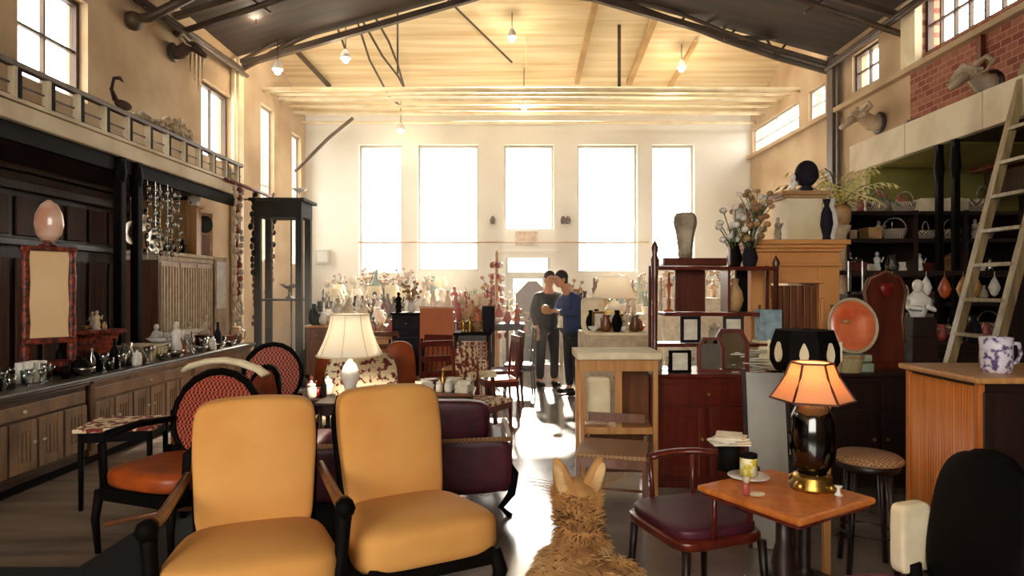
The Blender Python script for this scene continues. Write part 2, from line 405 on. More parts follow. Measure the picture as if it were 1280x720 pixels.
# second truss nearer, only its ends show
T2 = 9.2
tr2 = thing('roof_truss', 'nearer dark roof truss whose ends show in the top corners of the hall', 'roof truss', (0,T2,5.3))
for s, xe in ((-1, XL), (1, XR)):
    a = MB().tube([(xe, 0, .1), (mid, 0, 1.62)], .06, 4); a.build('top_chord', M['steel'], tr2)
    MB().tube([(xe, 0, -.15), (xe-s*1.3, 0, .28), (xe-s*2.6, 0, .72), (mid, 0, 1.3)], .05, 6).build('bottom_chord', M['steel'], tr2)
    for k in range(1, 5):
        f = k/5; x = xe+(mid-xe)*f
        MB().tube([(x, 0, .1+1.52*f), (x-s*.35, 0, -.12+1.35*f)], .025, 4).build('strut', M['steel'], tr2)
# wall columns and eave beams
for x, y0 in ((XL+.06, 11.2), (XR-.06, 11.05)):
    mb = MB().box(x, y0, 0 if x < 0 else 0, .12, .2, 5.5).box(x, y0-.18, 0, .06, .06, 5.45)
    o = mb.build('wall_column', M['steel_light'] if x < 0 else M['steel'], bevel=.008)
    tag(o, ('cream painted steel column on the left wall carrying the truss' if x < 0 else 'brown steel column on the right wall carrying the truss'), 'column')
P = U(160,-2,8.1); Q = U(305,88,11.25)
o = MB().tube([(XL+.1, P[1], P[2]), (XL+.1, Q[1], Q[2])], .06, 8).tube([(XL+.2, P[1], P[2]-.1), (XL+.2, Q[1], Q[2]-.1)], .035, 8).build('eave_pipe', M['steel'])
tag(o, 'pair of brown pipes running along the left wall up to the roof edge', 'pipe')
o = MB().tube([(XR-.1, 7.0, 5.4), (XR-.1, 11.0, 5.35)], .06, 8).tube([(XR-.2, 7.0, 5.3), (XR-.2, 11.0, 5.25)], .035, 8).build('eave_pipe', M['steel'])
tag(o, 'pair of brown pipes running along the top of the right wall', 'pipe')
o = MB().tube([(XL, 8.1, 4.9), (XL+.25, 8.1, 4.92), (XL+.9, 8.1, 5.25)], .06, 8).ell(XL+.06, 8.1, 4.88, .12, .12, .12).build('wall_bracket', M['steel'])
tag(o, 'brown bracket arm with a round foot bolted high on the left wall', 'bracket')
# light cross beams near the back wall
for i, (y, z) in enumerate([(12.45,5.36),(12.9,5.4),(13.3,5.42),(13.75,5.4),(14.2,5.38),(14.7,5.3)]):
    o = MB().tube([(XL, y, z), (XR, y, z)], .035 if i % 2 else .05, 6).build('ceiling_crossbeam', M['steel_light'])
    tag(o, 'pale cross beam under the cream ceiling near the back wall, %s from the back' % ['sixth','fifth','fourth','third','second','first'][i], 'beam')
# purlins on the far ceiling
for i, (a, b, c, e, m, r, w) in enumerate([(746,-5,721,103,'steel_light',.07,'just right of the centre'),(822,14,786,104,'steel_light',.08,'second right of the centre'),
        (870,52,832,118,'steel_light',.05,'third right of the centre'),(560,0,640,78,'steel',.02,'left of the centre'),(365,58,412,108,'steel',.05,'below the left truss node')]):
    o = MB().tube([CP(a,b,.1), CP(c,e,.1)], r, 4).build('ceiling_purlin', M['purlin' if m == 'steel_light' else m])
    tag(o, 'sloping %s roof bar under the cream boards, %s' % ('cream' if m == 'steel_light' else 'thin dark', w), 'roof bar')
for i, (pts, w) in enumerate([([(402,-4),(420,30),(432,62)], 'leading to the white spot lamp'), ([(447,28),(462,75),(486,120),(500,132)], 'third from the left'),
        ([(452,24),(478,70),(498,96),(504,108)], 'second long loop'), ([(468,20),(486,52),(497,80),(506,112)], 'passing down to the cross beams')]):
    o = MB().tube([CP(x, y, .2) for x, y in pts], .022, 6).build('electrical_conduit', M['steel'])
    tag(o, 'thin dark conduit curving under the cream ceiling, %s' % w, 'conduit')
for i, (x, y0, y1, d, w) in enumerate([(774,-8,108,12.3,'thick brown hanger rod right of the centre'),(497,15,92,11.6,'thin brown hanger rod left of the centre'),(658,0,105,12.6,'fine pale hanger rod at the centre')]):
    a = U(x, y0, d); b = U(x, y1, d); a = (a[0], a[1], min(a[2], zhip(d)))
    o = MB().tube([a, b], [.035,.018,.012][i], 6).build('hanger_rod', M['steel'] if i < 2 else M['steel_light'])
    tag(o, w+' below the cream ceiling', 'rod')
# lamps under the roof
def spot(px, py, d, label, power):
    p = U(px, py, d); zt = zhip(d) if d > 11.3 else 5.5+1.5*(1-abs(p[0]-mid)/5.2)
    t = thing('ceiling_lamp', label, 'ceiling lamp', p)
    MB().lathe([(.03,.12),(.07,.06),(.1,-.03),(.09,-.05)], n=14).build('lamp_shade', M['white'], t)
    MB().ell(0, 0, -.06, .06, .06, .07).build('bulb', M['bulb'], t)
    MB().tube([(0,0,.1),(0,0,zt-p[2]-.0)], .008, 5).build('cord', M['blackm'], t)
    l = bpy.data.lights.new('lamp_light', 'POINT'); l.energy = power; l.color = (1,.83,.6); l.shadow_soft_size = .12
    lo = bpy.data.objects.new('lamp_light', l); C.objects.link(lo); lo.location = (0,0,-.22); lo.parent = t
spot(432,70,11.6,'white spot lamp hanging at the end of a dark conduit, left of centre',LP)
spot(347,84,10.9,'small white lamp under the left truss node',LP)
spot(501,160,14.3,'round pale lamp just above the first back window gap',LP*.6)
spot(640,44,12.0,'dark capped lamp at the centre of the cream ceiling',LP)
spot(852,82,12.8,'bright lamp at the right side of the cream ceiling',LP)
spot(655,130,13.5,'bright lamp over the middle back window',LP)
spot(320,8,10.2,'white glass lamp cluster high in the top left corner',LP*.6)
# left balcony
XBAL = -4.1
struct('trim_balcony_deck', MB().box((XBAL-5.8)/2, 2.85, 2.88, 1.7, 13.6, .1), M['darkwood'])
o = MB().box(XBAL, 2.85, 2.87, .08, 13.6, .15).build('balcony_fascia', M['fascia'], bevel=.01); tag(o, 'long cream fascia board along the edge of the left balcony', 'fascia')
o = MB().box(XBAL-.05, 2.85, 2.72, .06, 13.55, .15).build('balcony_beam', M['black']); tag(o, 'dark beam under the edge of the left balcony', 'beam')
t = thing('balcony_railing', 'low panelled cream and dark railing along the left balcony', 'railing', (XBAL, 3.0, 3.02))
MB().box(0, 2.9-.0, .3, .07, 7.6, .05).build('top_rail', M['oakdark'], t, .008)
MB().box(0, 2.9, .02, .05, 7.6, .035).build('bottom_rail', M['fascia'], t)
for k in range(20):
    y = -.85+k*.388
    MB().box(0, y, .04, .06, .04, .27).build('baluster', M['fascia'] , t, .006)
    MB().box(0, y+.05, .045, .05, .045, .26).build('inner_post', M['black'], t)
MB().box(-.012, 2.9, .055, .012, 7.6, .02).box(-.012, 2.9, .16, .012, 7.6, .015).build('mid_rail', M['oakdark'], t)
# panelling of the alcove under the balcony
mb = MB()
mb.box(-5.58, 2.8, 2.64, .1, 13.6, .16)
for z0, z1 in ((2.1, 2.6), (.1, 1.9)):
    for k in range(15):
        y = 3.6+k*.42
        if y > 9.5: continue
        mb.box(-5.6, y, z0, .03, .32, z1-z0-.06)
struct('trim_alcove_panels', mb, M['alcove'], .01)
struct('trim_alcove_cornice', MB().box(-5.55, 2.8, 2.6, .14, 13.6, .1).box(-5.56, 2.8, 2.82, .1, 13.6, .06), M['oakdark'], .01)
struct('trim_alcove_dado', MB().box(-5.57, 2.8, 1.98, .1, 13.6, .08), M['greytop'], .01)
struct('trim_alcove_end', MB().box(-5.28, 9.67, 1.5, .8, .05, 1.1).box(-5.28, 9.64, 2.6, .82, .06, .22), M['honey'])
for y, w in ((6.72, 'nearer'), (7.02, 'farther')):
    o = MB().box(XBAL-.02, y, 0, .09, .09, 2.87).lathe([(.05,2.6),(.07,2.7),(.05,2.85)], XBAL-.02, y, 0, 10).build('balcony_post', M['black'], bevel=.01)
    tag(o, 'black post holding the left balcony, the %s of the pair' % w, 'post')
# right mezzanine
XM = 4.36
struct('trim_mezzanine_deck', MB().box(5.3, 1.9, 2.98, 1.86, 11.8, .1), M['darkwood'])
struct('wall_right_alcove_end', MB().box(5.36, 7.88, 0, 1.96, .1, 3.3), M['olive'])
struct('trim_mezzanine_soffit', MB().box(5.3, 7.1, 2.955, 1.8, 1.3, .02), M['olive'])
mb = MB()
for k in range(10): mb.box(XM, -3.4+k*1.16+.58, 2.96, .08, 1.15, .35)
o = mb.build('mezzanine_fascia', M['fascia'], bevel=.006); tag(o, 'chipped cream fascia boards along the right mezzanine', 'fascia')
for y, w in ((6.29, 'nearer'), (6.53, 'farther')):
    o = MB().box(XM-.0, y, 0, .06, .06, 2.96).lathe([(.03,2.55),(.05,2.7),(.035,2.9)], XM, y, 0, 10).build('mezzanine_post', M['black'], bevel=.008)
    tag(o, 'slim black post under the right mezzanine, the %s of the pair' % w, 'post')
struct('trim_mezzanine_beam', MB().box(5.6, 3.0, 2.55, .12, 9, .28), M['oakdark'])
# brown downpipe, conduit lines on right wall
o = MB().box(XR-.03, 7.6, 3.08, .06, .07, 1.42).build('downpipe', M['redwood']); tag(o, 'red brown downpipe on the brick wall above the right mezzanine', 'pipe')
o = MB().box(XR-.05, 8.9, 4.58, .1, .32, .9).build('pilaster', M['steel_light']); tag(o, 'cream pilaster between two high windows on the right wall', 'pilaster')
# details on back wall
o = MB().box(.34, YB-.04, 2.5, .52, .04, .33, ).box(.34, YB-.065, 2.55, .42, .02, .23).build('wall_plaque', [M['tan']], bevel=.01); tag(o, 'tan plaque hanging over the back door', 'plaque')
o = MB().box(-4.42, YB-.05, 2.05, .34, .08, .34).box(-4.42, YB-.1, 2.09, .26, .02, .26).build('fuse_box', M['grey'], bevel=.01); tag(o, 'square grey box on the back wall beside the first window', 'box')
o = MB().tube([(-3.6,YB-.07,2.57),(3.2,YB-.07,2.57)], .018, 8).build('curtain_rail', M['tan']); tag(o, 'thin horizontal rail across the back windows', 'rail')
for x in (-.45, 1.2, 1.32):
    o = MB().lathe([(.05,0),(.07,.1),(.03,.18)], x, YB-.06, 3.0, 10).tube([(x,YB,3.1),(x,YB-.08,3.14)], .015, 6).build('wall_sconce', M['steel']); tag(o, 'small dark sconce on the pier beside the middle back window', 'sconce', 'small sconces on the back wall piers')
o = MB().tube([(XL, 14.3, 4.1), (XL+.35, 14.3, 4.45), (XL+.75, 14.3, 4.85), (XL+1.3,14.3,5.3)], .04, 6).build('knee_brace', M['steel']); tag(o, 'dark brace slanting up from the far left corner to the ceiling', 'brace')
tag(MB().box(0, 21, -.2, 60, .4, 2.0).build('wall_outside', M['grey']), kind='structure')
# outside ground
tag(MB().box(0, 30, -.3, 60, 29, .1).build('ground_outside', M['grey']), kind='structure')
# ================================================================ SEATING
def leg(parent, pts, r, m, n=8, name='leg'): return MB().tube(pts, r, n).build(name, m, parent)
def armchair(label, loc, rz, arms=(1, 1)):
    """open-arm upholstered chair; faces local -Y"""
    t = thing('armchair', label, 'armchair', loc, rz, 'pair of mustard armchairs')
    def sw(x, y, z):
        f = (y+.29)/.58; return (x*(1.1-.2*f), y, z+.025*(1-(x/.32)**2)*(1-(y/.3)**2)*(1 if z > 0 else .2)-.03*f)
    MB().rbox(0, -.02, .3, .62, .6, .2, 5, 14, warp=sw).build('seat', M['yellow'], t)
    def bw_(x, y, z):
        f = (z+.31)/.62; return (x*(.9+.1*min(f*1.6,1)), y+.17*f-.035*math.cos(x*5), z+.025*(1-(x/.26)**2)*(f>.7)*f)
    MB().rbox(0, .27, .41, .53, .13, .56, 9, 16, warp=bw_).build('backrest', M['yellow'], t)
    MB().tube([(-.235,.32,.3),(-.25,.37,.5),(-.262,.48,.83),(-.235,.52,.92),(0,.525,.94),(.235,.52,.92),(.262,.48,.83),(.25,.37,.5),(.235,.32,.3)], .02, 6).build('back_frame', M['black'], t)
    MB().box(0,-.285,.27,.56,.04,.08).box(0,.24,.27,.46,.04,.08).box(-.28,-.02,.27,.035,.52,.08,(0,0,.08)).box(.28,-.02,.27,.035,.52,.08,(0,0,-.08)).build('seat_rail', M['black'], t, .008)
    for s in (-1, 1):
        leg(t, [(s*.29,-.28,.33),(s*.31,-.3,.24),(s*.285,-.285,.1),(s*.295,-.3,.02),(s*.295,-.305,0)], [.03,.034,.02,.022,.024], M['black'])
        leg(t, [(s*.24,.28,.33),(s*.25,.34,.12),(s*.25,.39,0)], [.025,.022,.018], M['black'])
        a = arms[0] if s < 0 else arms[1]
        if a:
            r = MB().tube([(s*.285,.36,.66),(s*.31,.2,.625),(s*.335,.0,.6),(s*.345,-.16,.625),(s*.345,-.2,.64)], [.02,.022,.024,.032,.034], 8)
            ar = r.build('armrest', M['midwood'], t)
            MB().lathe([(.02,-.02),(.04,0),(.04,.03),(.02,.05)], s*.345,-.205,.63, 10, rot=(RD(90),0,0)).tube([(s*.345,-.2,.645),(s*.34,-.205,.55),(s*.325,-.25,.42),(s*.315,-.28,.3)], [.036,.03,.026,.034], 8).build('arm_post', M['black'], ar)
    return t
armchair('left one of the two mustard armchairs, with curved dark wooden arms', (-1.06, 2.62, 0), RD(20))
armchair('right one of the two mustard armchairs, its right side beside the burgundy sofa', (-.465, 2.99, 0), RD(27), (0, 0))

# burgundy sofa, back to us
t = thing('sofa', 'dark burgundy leather sofa with a rolled end behind the mustard armchairs', 'sofa', (-.74, 4.56, 0), RD(4)); t.scale = (1,1,.74)
MB().rbox(0,-.0,.22,1.38,.8,.24,6).build('seat', M['burgundy'], t)
MB().rbox(.02,.38,.42,1.15,.16,.44,6).build('backrest', M['burgundy'], t)
MB().rbox(0,-.42,.2,1.42,.1,.48,9, warp=lambda x,y,z:(x,y-.04*(z+.2),z+.045*(x/.97))).build('front_panel', M['burgundy'], t)
for s in (-1,1):
    MB().rbox(s*.64,-.05,.2,.14,.84,.42,5).build('armrest', M['burgundy'], t)
MB().tube([(-.68,-.475,.66),(0,-.475,.685),(.7,-.475,.71),(.7,.3,.66)], .022, 6).build('piping', M['caneseat'], t)
for x, y in ((-.62,-.4),(.68,-.4),(-.62,.36),(.64,.36)): leg(t, [(x,y,.5),(x+.05*(1 if x>0 else -1),y,.38),(x+.03,y,.2),(x-.04,y,.08),(x+.02,y,0)], [.02,.03,.028,.02,.025], M['black'])

# cane armchair
def cane_chair(label, loc, rz, seatm, hoop=(.3,.42), cushion=False, group=None):
    t = thing('cane_armchair', label, 'armchair', loc, rz, group)
    W, H = hoop; zc = .43
    pts = [(W*cos(a)*(1), .26+.12*(.5+.5*sin(a)), zc+.02+H*.5+H*.62*sin(a)) for a in [RD(-60+k*300/16) for k in range(17)]]
    MB().tube(pts, .024, 8).build('back_frame', M['black'], t)
    poly = [(W*.93*cos(a), H*.58*sin(a)) for a in [2*pi*k/24 for k in range(24)]]
    MB().prism(poly, .012, (0,.32,zc+.02+H*.5), (RD(-13),0,0)).build('cane_back', M['cane'], t)
    MB().rbox(0,0,.36,.58,.54,.13,4).build('seat', seatm, t)
    MB().box(0,0,.3,.56,.52,.07).build('seat_rail', M['black'], t, .01)
    for s in (-1,1):
        leg(t, [(s*.27,-.25,.36),(s*.28,-.27,.2),(s*.27,-.26,0)], [.028,.022,.016], M['black'])
        leg(t, [(s*.24,.24,.5),(s*.25,.27,.2),(s*.25,.31,0)], [.026,.022,.018], M['black'])
        MB().tube([(s*.3,.28,.66),(s*.33,.05,.67),(s*.33,-.16,.65),(s*.32,-.2,.6),(s*.3,-.2,.34)], [.02,.022,.024,.024,.022], 8).build('armrest', M['black'], t)
    MB().tube([(-.25,-.24,.16),(0,0,.2),(.25,.24,.16)], .014, 6).tube([(.25,-.24,.16),(0,0,.2),(-.25,.24,.16)], .014, 6).build('stretcher', M['midwood'], t)
    if cushion: MB().rbox(0,0,.49,.5,.46,.07,4).build('cushion', M['redfloral'], t)
    return t
cane_chair('dark armchair with round red cane back and tan leather seat, left of mustard pair', (-1.99, 3.76, 0), RD(-20), M['orangeleather'], (.34,.46))
cane_chair('dark armchair with a cane back half hidden behind the tan leather cane armchair', (-2.12, 4.62, 0), RD(-45), M['orangeleather'], (.27,.4), True)
cane_chair('cane-backed armchair with a pale crest, behind the left mustard armchair', (-2.15, 5.75, 0), RD(20), M['creamcloth'], (.26,.46))
def side_table(name, label, loc, rz, w, d, h, top, m, cat='table', splay=0, r=.02, topt=.03, shelf=None, group=None):
    t = thing(name, label, cat, loc, rz, group)
    MB().box(0,0,h-topt,w,d,topt).build('tabletop', top, t, .008)
    MB().box(0,0,h-topt-.07,w*.88,d*.86,.07).build('apron', m, t)
    for x in (-1,1):
        for y in (-1,1): leg(t, [(x*w*.42,y*d*.4,h-topt),(x*(w*.42+splay),y*(d*.4+splay),0)], [r,r*.75], m, 6)
    if shelf: MB().box(0,0,shelf,w*.84,d*.8,.02).build('shelf', m, t)
    return t
side_table('side_table', 'small dark side table with a patterned cloth top, left of the cane armchairs', (-2.72, 4.5, 0), RD(12), .5, .42, .56, M['redfloral'], M['black'])
o = MB().tube([(-.36,0,0),(-.3,.0,.05),(-.15,.0,.1),(0,0,.12),(.15,0,.1),(.3,0,.05),(.36,0,0)], .045, 8, sc=.7).build('chair_bolster', M['creamcloth'], loc=(-1.86, 4.14, .9), rz=RD(-20))
tag(o, 'arched cream bolster along the top of the round cane chair back', 'bolster')
o.scale = (.92,.8,.7); o.location.z = .95
# orange velvet chair backs and the skirted lamp
def wingback(name, label, loc, rz, m, w=.5, h=.95, frame=None, seat=None):
    t = thing(name, label, 'chair', loc, rz)
    frame = frame or M['black']
    MB().rbox(0,.22,.42,w,.1,h-.42,4,10, warp=lambda x,y,z:(x*(1-.12*(z>0)*z/(h/2)),y+.12*(z/h+.5),z+.03*(1-(2*x/w)**2))).build('backrest', m, t)
    MB().rbox(0,-.02,.3,w,.48,.15,4).build('seat', seat or m, t)
    for s in (-1,1):
        leg(t, [(s*w*.42,-.2,.34),(s*w*.42,-.21,0)], [.022,.016], frame, 6); leg(t, [(s*w*.42,.2,.5),(s*w*.42,.28,0)], [.022,.018], frame, 6)
    return t
wingback('upholstered_chair', 'high orange velvet chair back just left of the big white lampshade', (-2.0, 6.5, 0), RD(-15), M['orangeleather'], .34, .84)
wingback('upholstered_chair', 'orange velvet chair just right of the big white lampshade', (-1.06, 6.35, 0), RD(20), M['orangeleather'], .32, .92)
wingback('upholstered_chair', 'chair upholstered in cream cloth with stripes of red flowers under the white lampshade', (-1.36, 5.6, 0), RD(5), M['stripefloral'], .66, .9)

def bell(rt, rb, h, n=6, flat=False, k=.55):
    out = []
    for i in range(n+1):
        f = i/n; out.append((rb+(rt-rb)*(1-(1-f)**1.6)*1, h*f))
    return out
def table_lamp(label, loc, shade, rt, rb, hs, zb, basem, prof, light=0, n=24, trim=None, ribs=0, rz=0, name='table_lamp', cat='lamp', lz=None):
    t = thing(name, label, cat, loc, rz)
    MB().lathe(prof, n=14).build('lamp_base', basem, t)
    s = MB().open_lathe(bell(rt, rb, hs), x=0, y=0, z=zb, n=n, flat=n < 9).build('lamp_shade', shade, t)
    if trim:
        q = MB().lathe([(rb+.004,0),(rb+.008,.008),(rb+.002,.014)], 0,0,zb-.004, n, cap=False).lathe([(rt+.002,0),(rt+.006,.006),(rt+.002,.012)], 0,0,zb+hs-.008, n, cap=False)
        q.build('shade_trim', trim, s)
        if ribs:
            q = MB()
            for k in range(ribs):
                a = 2*pi*k/ribs; q.tube([((r+.003)*cos(a),(r+.003)*sin(a),zb+h) for r, h in bell(rt, rb, hs)], .004, 4)
            q.build('shade_rib', trim, s).name = 'shade_ribbing'
    MB().ell(0,0,zb+hs*.45,.03,.03,.04).build('bulb', M['bulb'], t)
    if light:
        l = bpy.data.lights.new('bulb_light', 'POINT'); l.energy = light; l.color = (1,.86,.66); l.shadow_soft_size = .05
        lo = bpy.data.objects.new('bulb_light', l); C.objects.link(lo); lo.location = (0,0,lz or zb+hs*.5); lo.parent = t
    return t
SH_W = shadecloth('white_lampshade_silk', '#fffaf0', tl=.55)
SH_O = shadecloth('orange_lampshade_silk', '#f7c79c', tl=.55)
# big white lamp on a small round table
side_table('side_table', 'small dark table carrying the big white lamp', (-1.3, 5.14, 0), 0, .5, .28, .6, M['darkwood'], M['darkwood'])
table_lamp('large lamp with a white bell shade glowing behind the mustard armchairs', (-1.3, 5.14, .6), SH_W, .15, .262, .33, .36, M['white'],
   [(.09,0),(.1,.02),(.04,.05),(.05,.12),(.08,.2),(.05,.28),(.015,.32),(.012,.55)], light=60, n=24, trim=M['creamcloth'], ribs=8)

# plain side chair
def side_chair(name, label, loc, rz, m, seatm, h=.85, w=.42, slats=3, style='slat', group=None, sh=.44):
    t = thing(name, label, 'chair', loc, rz, group)
    MB().box(0,0,sh-.03,w,w,.03).build('seat', seatm, t, .01)
    MB().box(0,-w*.44,sh-.09,w*.84,.02,.06).box(0,w*.44,sh-.09,w*.84,.02,.06).box(-w*.44,0,sh-.09,.02,w*.84,.06).box(w*.44,0,sh-.09,.02,w*.84,.06).build('seat_rail', m, t)
    for s in (-1,1):
        leg(t, [(s*w*.45,-w*.44,sh-.03),(s*w*.46,-w*.46,0)], [.02,.014], m, 4)
        leg(t, [(s*w*.45,w*.44,sh),(s*w*.45,w*.52,0)], [.02,.016], m, 4)
        MB().tube([(s*w*.44,w*.44,sh-.02),(s*w*.44,w*.5,h*.8),(s*w*.43,w*.56,h)], .017, 4).build('back_post', m, t)
    b = MB()
    if style == 'slat':
        for k in range(slats): b.box(0, w*.47+.03*k/slats+.01, sh+.12+(h-sh-.16)*k/max(slats-1,1), w*.86, .018, .06)
    elif style == 'spindle':
        b.box(0, w*.55, h-.06, w*.9, .02, .07)
        for k in range(5): b.tube([(-w*.32+k*w*.16, w*.44, sh),(-w*.32+k*w*.16, w*.54, h-.04)], .008, 6)
    else:
        b.rbox(0, w*.5, sh+.12, w*.8, .05, h-sh-.1, 5)
    b.build('backrest', m if style != 'pad' else seatm, t)
    MB().tube([(-w*.45,-w*.2,.18),(w*.45,-w*.2,.18)], .01, 5).build('stretcher', m, t)
    return t
# cane-seated chair by the aisle, turned left
side_chair('side_chair', 'brown wooden chair with a flat cane seat standing beside the aisle', (.68, 4.28, 0), RD(-14), M['midwood'], M['caneseat'], .44+.02, .46, 1, 'slat')

# cream-topped stand with two framed bays
t = thing('console_stand', 'tall honey wood stand with a cream top and two framed bays beside the aisle', 'stand', (.77, 4.78, 0))
W2, D2, H2 = .56, .36, 1.04
MB().box(0,0,H2-.055,W2+.05,D2+.05,.055).build('top', M['creamcloth'], t, .008)
MB().box(0,-.16,H2-.14,W2,.02,.085).build('frieze', M['honey'], t)
for x in (-1,1):
    for y in (-1,1): leg(t, [(x*W2*.47,y*D2*.45,H2-.055),(x*W2*.47,y*D2*.45,0)], .024, M['honey'], 4)
MB().box(0,-.14,.46,.05,.03,.46).build('divider', M['honey'], t)
MB().box(0,0,.44,W2*.92,.3,.05).build('shelf', M['honey'], t, .005)
MB().box(.15,.1,.5,.24,.02,.4).build('back_panel', M['midwood'], t)
o = MB().rbox(0,0,0,.2,.05,.34,8).build('cushion_panel', M['creamcloth'], t); o.location = (-.14,-.02,.5)
MB().box(0,.1,.1,W2*.9,.02,.32).build('lower_panel', M['midwood'], t)

# long red cabinet
def cabinet(name, label, loc, rz, w, d, h, m, doors=2, drawers=1, top=None, cat='cabinet', knob=None, drawer_h=.16, group=None, panel=None, fluted=0):
    """front faces local -Y; origin at floor centre"""
    t = thing(name, label, cat, loc, rz, group)
    MB().box(0,0,.06,w,d,h-.09).box(0,.02,0,w*.96,d*.92,.06).build('body', m, t, .006)
    MB().box(0,-.01,h-.03,w+.04,d+.04,.03).build('top', top or m, t, .008)
    z1 = h-.05
    if drawers:
        for k in range(drawers):
            ww = w/drawers; x = -w/2+ww*(k+.5)
            dr = MB().box(x,-d/2-.008,z1-drawer_h,ww-.04,.018,drawer_h-.02).build('drawer', panel or m, t, .005)
            MB().ell(x,-d/2-.03,z1-drawer_h/2-.01,.015,.015,.015,8,6).build('knob', knob or M['brass'], dr)
        z1 -= drawer_h
    for k in range(doors):
        ww = w/doors; x = -w/2+ww*(k+.5); hh = z1-.12
        dm = MB().box(x,-d/2-.008,.1,ww-.03,.016,hh)
        for dx, sx, z, sz in ((-(ww-.03)/2+.03,.06,.1,hh),((ww-.03)/2-.03,.06,.1,hh)): dm.box(x+dx,-d/2-.018,z,sx,.014,sz)
        dm.box(x,-d/2-.016,.1,ww-.152,.014,.07).box(x,-d/2-.016,.1+hh-.07,ww-.152,.014,.07)
        if fluted:
            for q in range(fluted): dm.box(x-(ww-.16)/2+(ww-.16)*(q+.5)/fluted,-d/2-.02,.18,(ww-.16)/fluted*.55,.012,hh-.16)
        do = dm.build('door', panel or m, t, .004)
        MB().ell(x+(ww/2-.05)*(1 if k % 2 == 0 else -1),-d/2-.035,.1+hh*.55,.014,.014,.014,8,6).build('knob', knob or M['brass'], do)
    return t
cabinet('cabinet', 'long red mahogany cabinet with two framed doors behind the lamps', (1.46, 5.02, 0), 0, .82, .5, .86, M['redwood'], 2, 1, drawer_h=.18)
cabinet('cabinet', 'almost black dresser base right of the dark octagonal lampshade', (2.75, 5.05, 0), 0, 1.1, .5, .86, M['darkwood'], 2, 2, drawer_h=.2)
# whatnot shelf on the red cabinet
t = thing('shelf_unit', 'open dark red display shelf with turned posts on the long red cabinet', 'shelf', (1.63, 5.1, .86))
for x in (-.51, .44):
    MB().lathe([(.022,0),(.03,.05),(.02,.1),(.024,.7),(.034,.86),(.02,.9),(.03,.96),(.0,1.02)] if x < 0 else [(.022,0),(.02,.8),(.03,.84),(.0,.9)], x,-.08,0,10).build('post', M['deepred'], t)
    MB().tube([(x,.1,0),(x,.1,.82)], .018, 4).build('rear_post', M['deepred'], t)
for z, x0, x1 in ((.18,-.5,.44),(.42,-.44,.3),(.78,-.5,.44)):
    MB().box((x0+x1)/2,0,z,x1-x0,.24,.028).build('shelf', M['redwood'], t, .006)
MB().box(-.2,.05,.45,.24,.03,.33).build('back_panel', M['deepred'], t)
MB().box(.22,.06,.45,.09,.03,.33).build('back_panel', M['blackm'], t)
MB().box(.07,.0,.45,.02,.18,.33).build('divider', M['deepred'], t)
MB().box(-.2,.0,.815,.5,.22,.06).box(.1,-.02,.815,.03,.03,.16).build('crest', M['deepred'], t, .01)
# fireplace mantel
t = thing('fireplace_mantel', 'tall peach painted fireplace surround with a dark boarded opening', 'fireplace', (2.36, 5.53, 0))
W3, H3, D3 = .74, 1.9, .4
o = MB()
o.box(-W3/2+.085,0,0,.17,D3,H3-.1).box(W3/2-.085,0,0,.17,D3,H3-.1).box(0,0,1.54,W3-.34,D3,.26); o.build('body', M['mantelpaint'], t, .006)
MB().box(0,.02,.06,.395,D3-.1,1.46).build('opening_back', M['blackm'], t)
q = MB()
for k in range(7): q.box(-.17+k*.057,-D3/2+.05,.1,.05,.02,1.42)
q.build('boards', M['midwood'], t, .004)
MB().box(0,-.01,H3-.1,W3+.04,D3+.04,.03).box(0,-.015,H3-.07,W3+.07,D3+.07,.03).box(0,-.02,H3-.04,W3+.12,D3+.1,.04).build('mantel_shelf', M['mantelpaint'], t, .008)
MB().box(0,-D3/2-.012,H3-.22,W3+.02,.03,.03).box(0,-D3/2-.01,1.54,.46,.03,.03).box(-.22,-D3/2-.01,0,.03,.03,1.42).box(.22,-D3/2-.01,0,.03,.03,1.42).build('moulding', M['mantelpaint'], t, .006)
for s in (-1,1): MB().box(s*.3,-D3/2-.002,.5,.02,.02,.86).build('groove', M['midwood'], t)
# square column on the mantel
t = thing('pedestal_column', 'short cream square pedestal with a tan cap on the fireplace', 'pedestal', (2.46, 5.52, 1.9))
MB().box(0,0,0,.3,.28,.38).build('shaft', M['steel_light'], t, .006); MB().box(0,0,.38,.42,.36,.035).box(0,0,.355,.36,.32,.03).build('cap', M['tan'], t, .006)
t = thing('mannequin_head', 'dark grey head bust on top of the cream pedestal', 'bust', (2.54, 5.52, 2.315))
MB().lathe([(.06,0),(.055,.03),(.04,.06),(.045,.08)], n=16).build('neck', M['charcoal'], t)
MB().ell(0,0,.17,.095,.1,.115,18,12).ell(-.01,-.09,.15,.018,.022,.03).ell(0,-.06,.1,.05,.05,.04).ell(.093,.0,.15,.012,.02,.03).ell(-.093,.0,.15,.012,.02,.03).build('head', M['charcoal'], t)
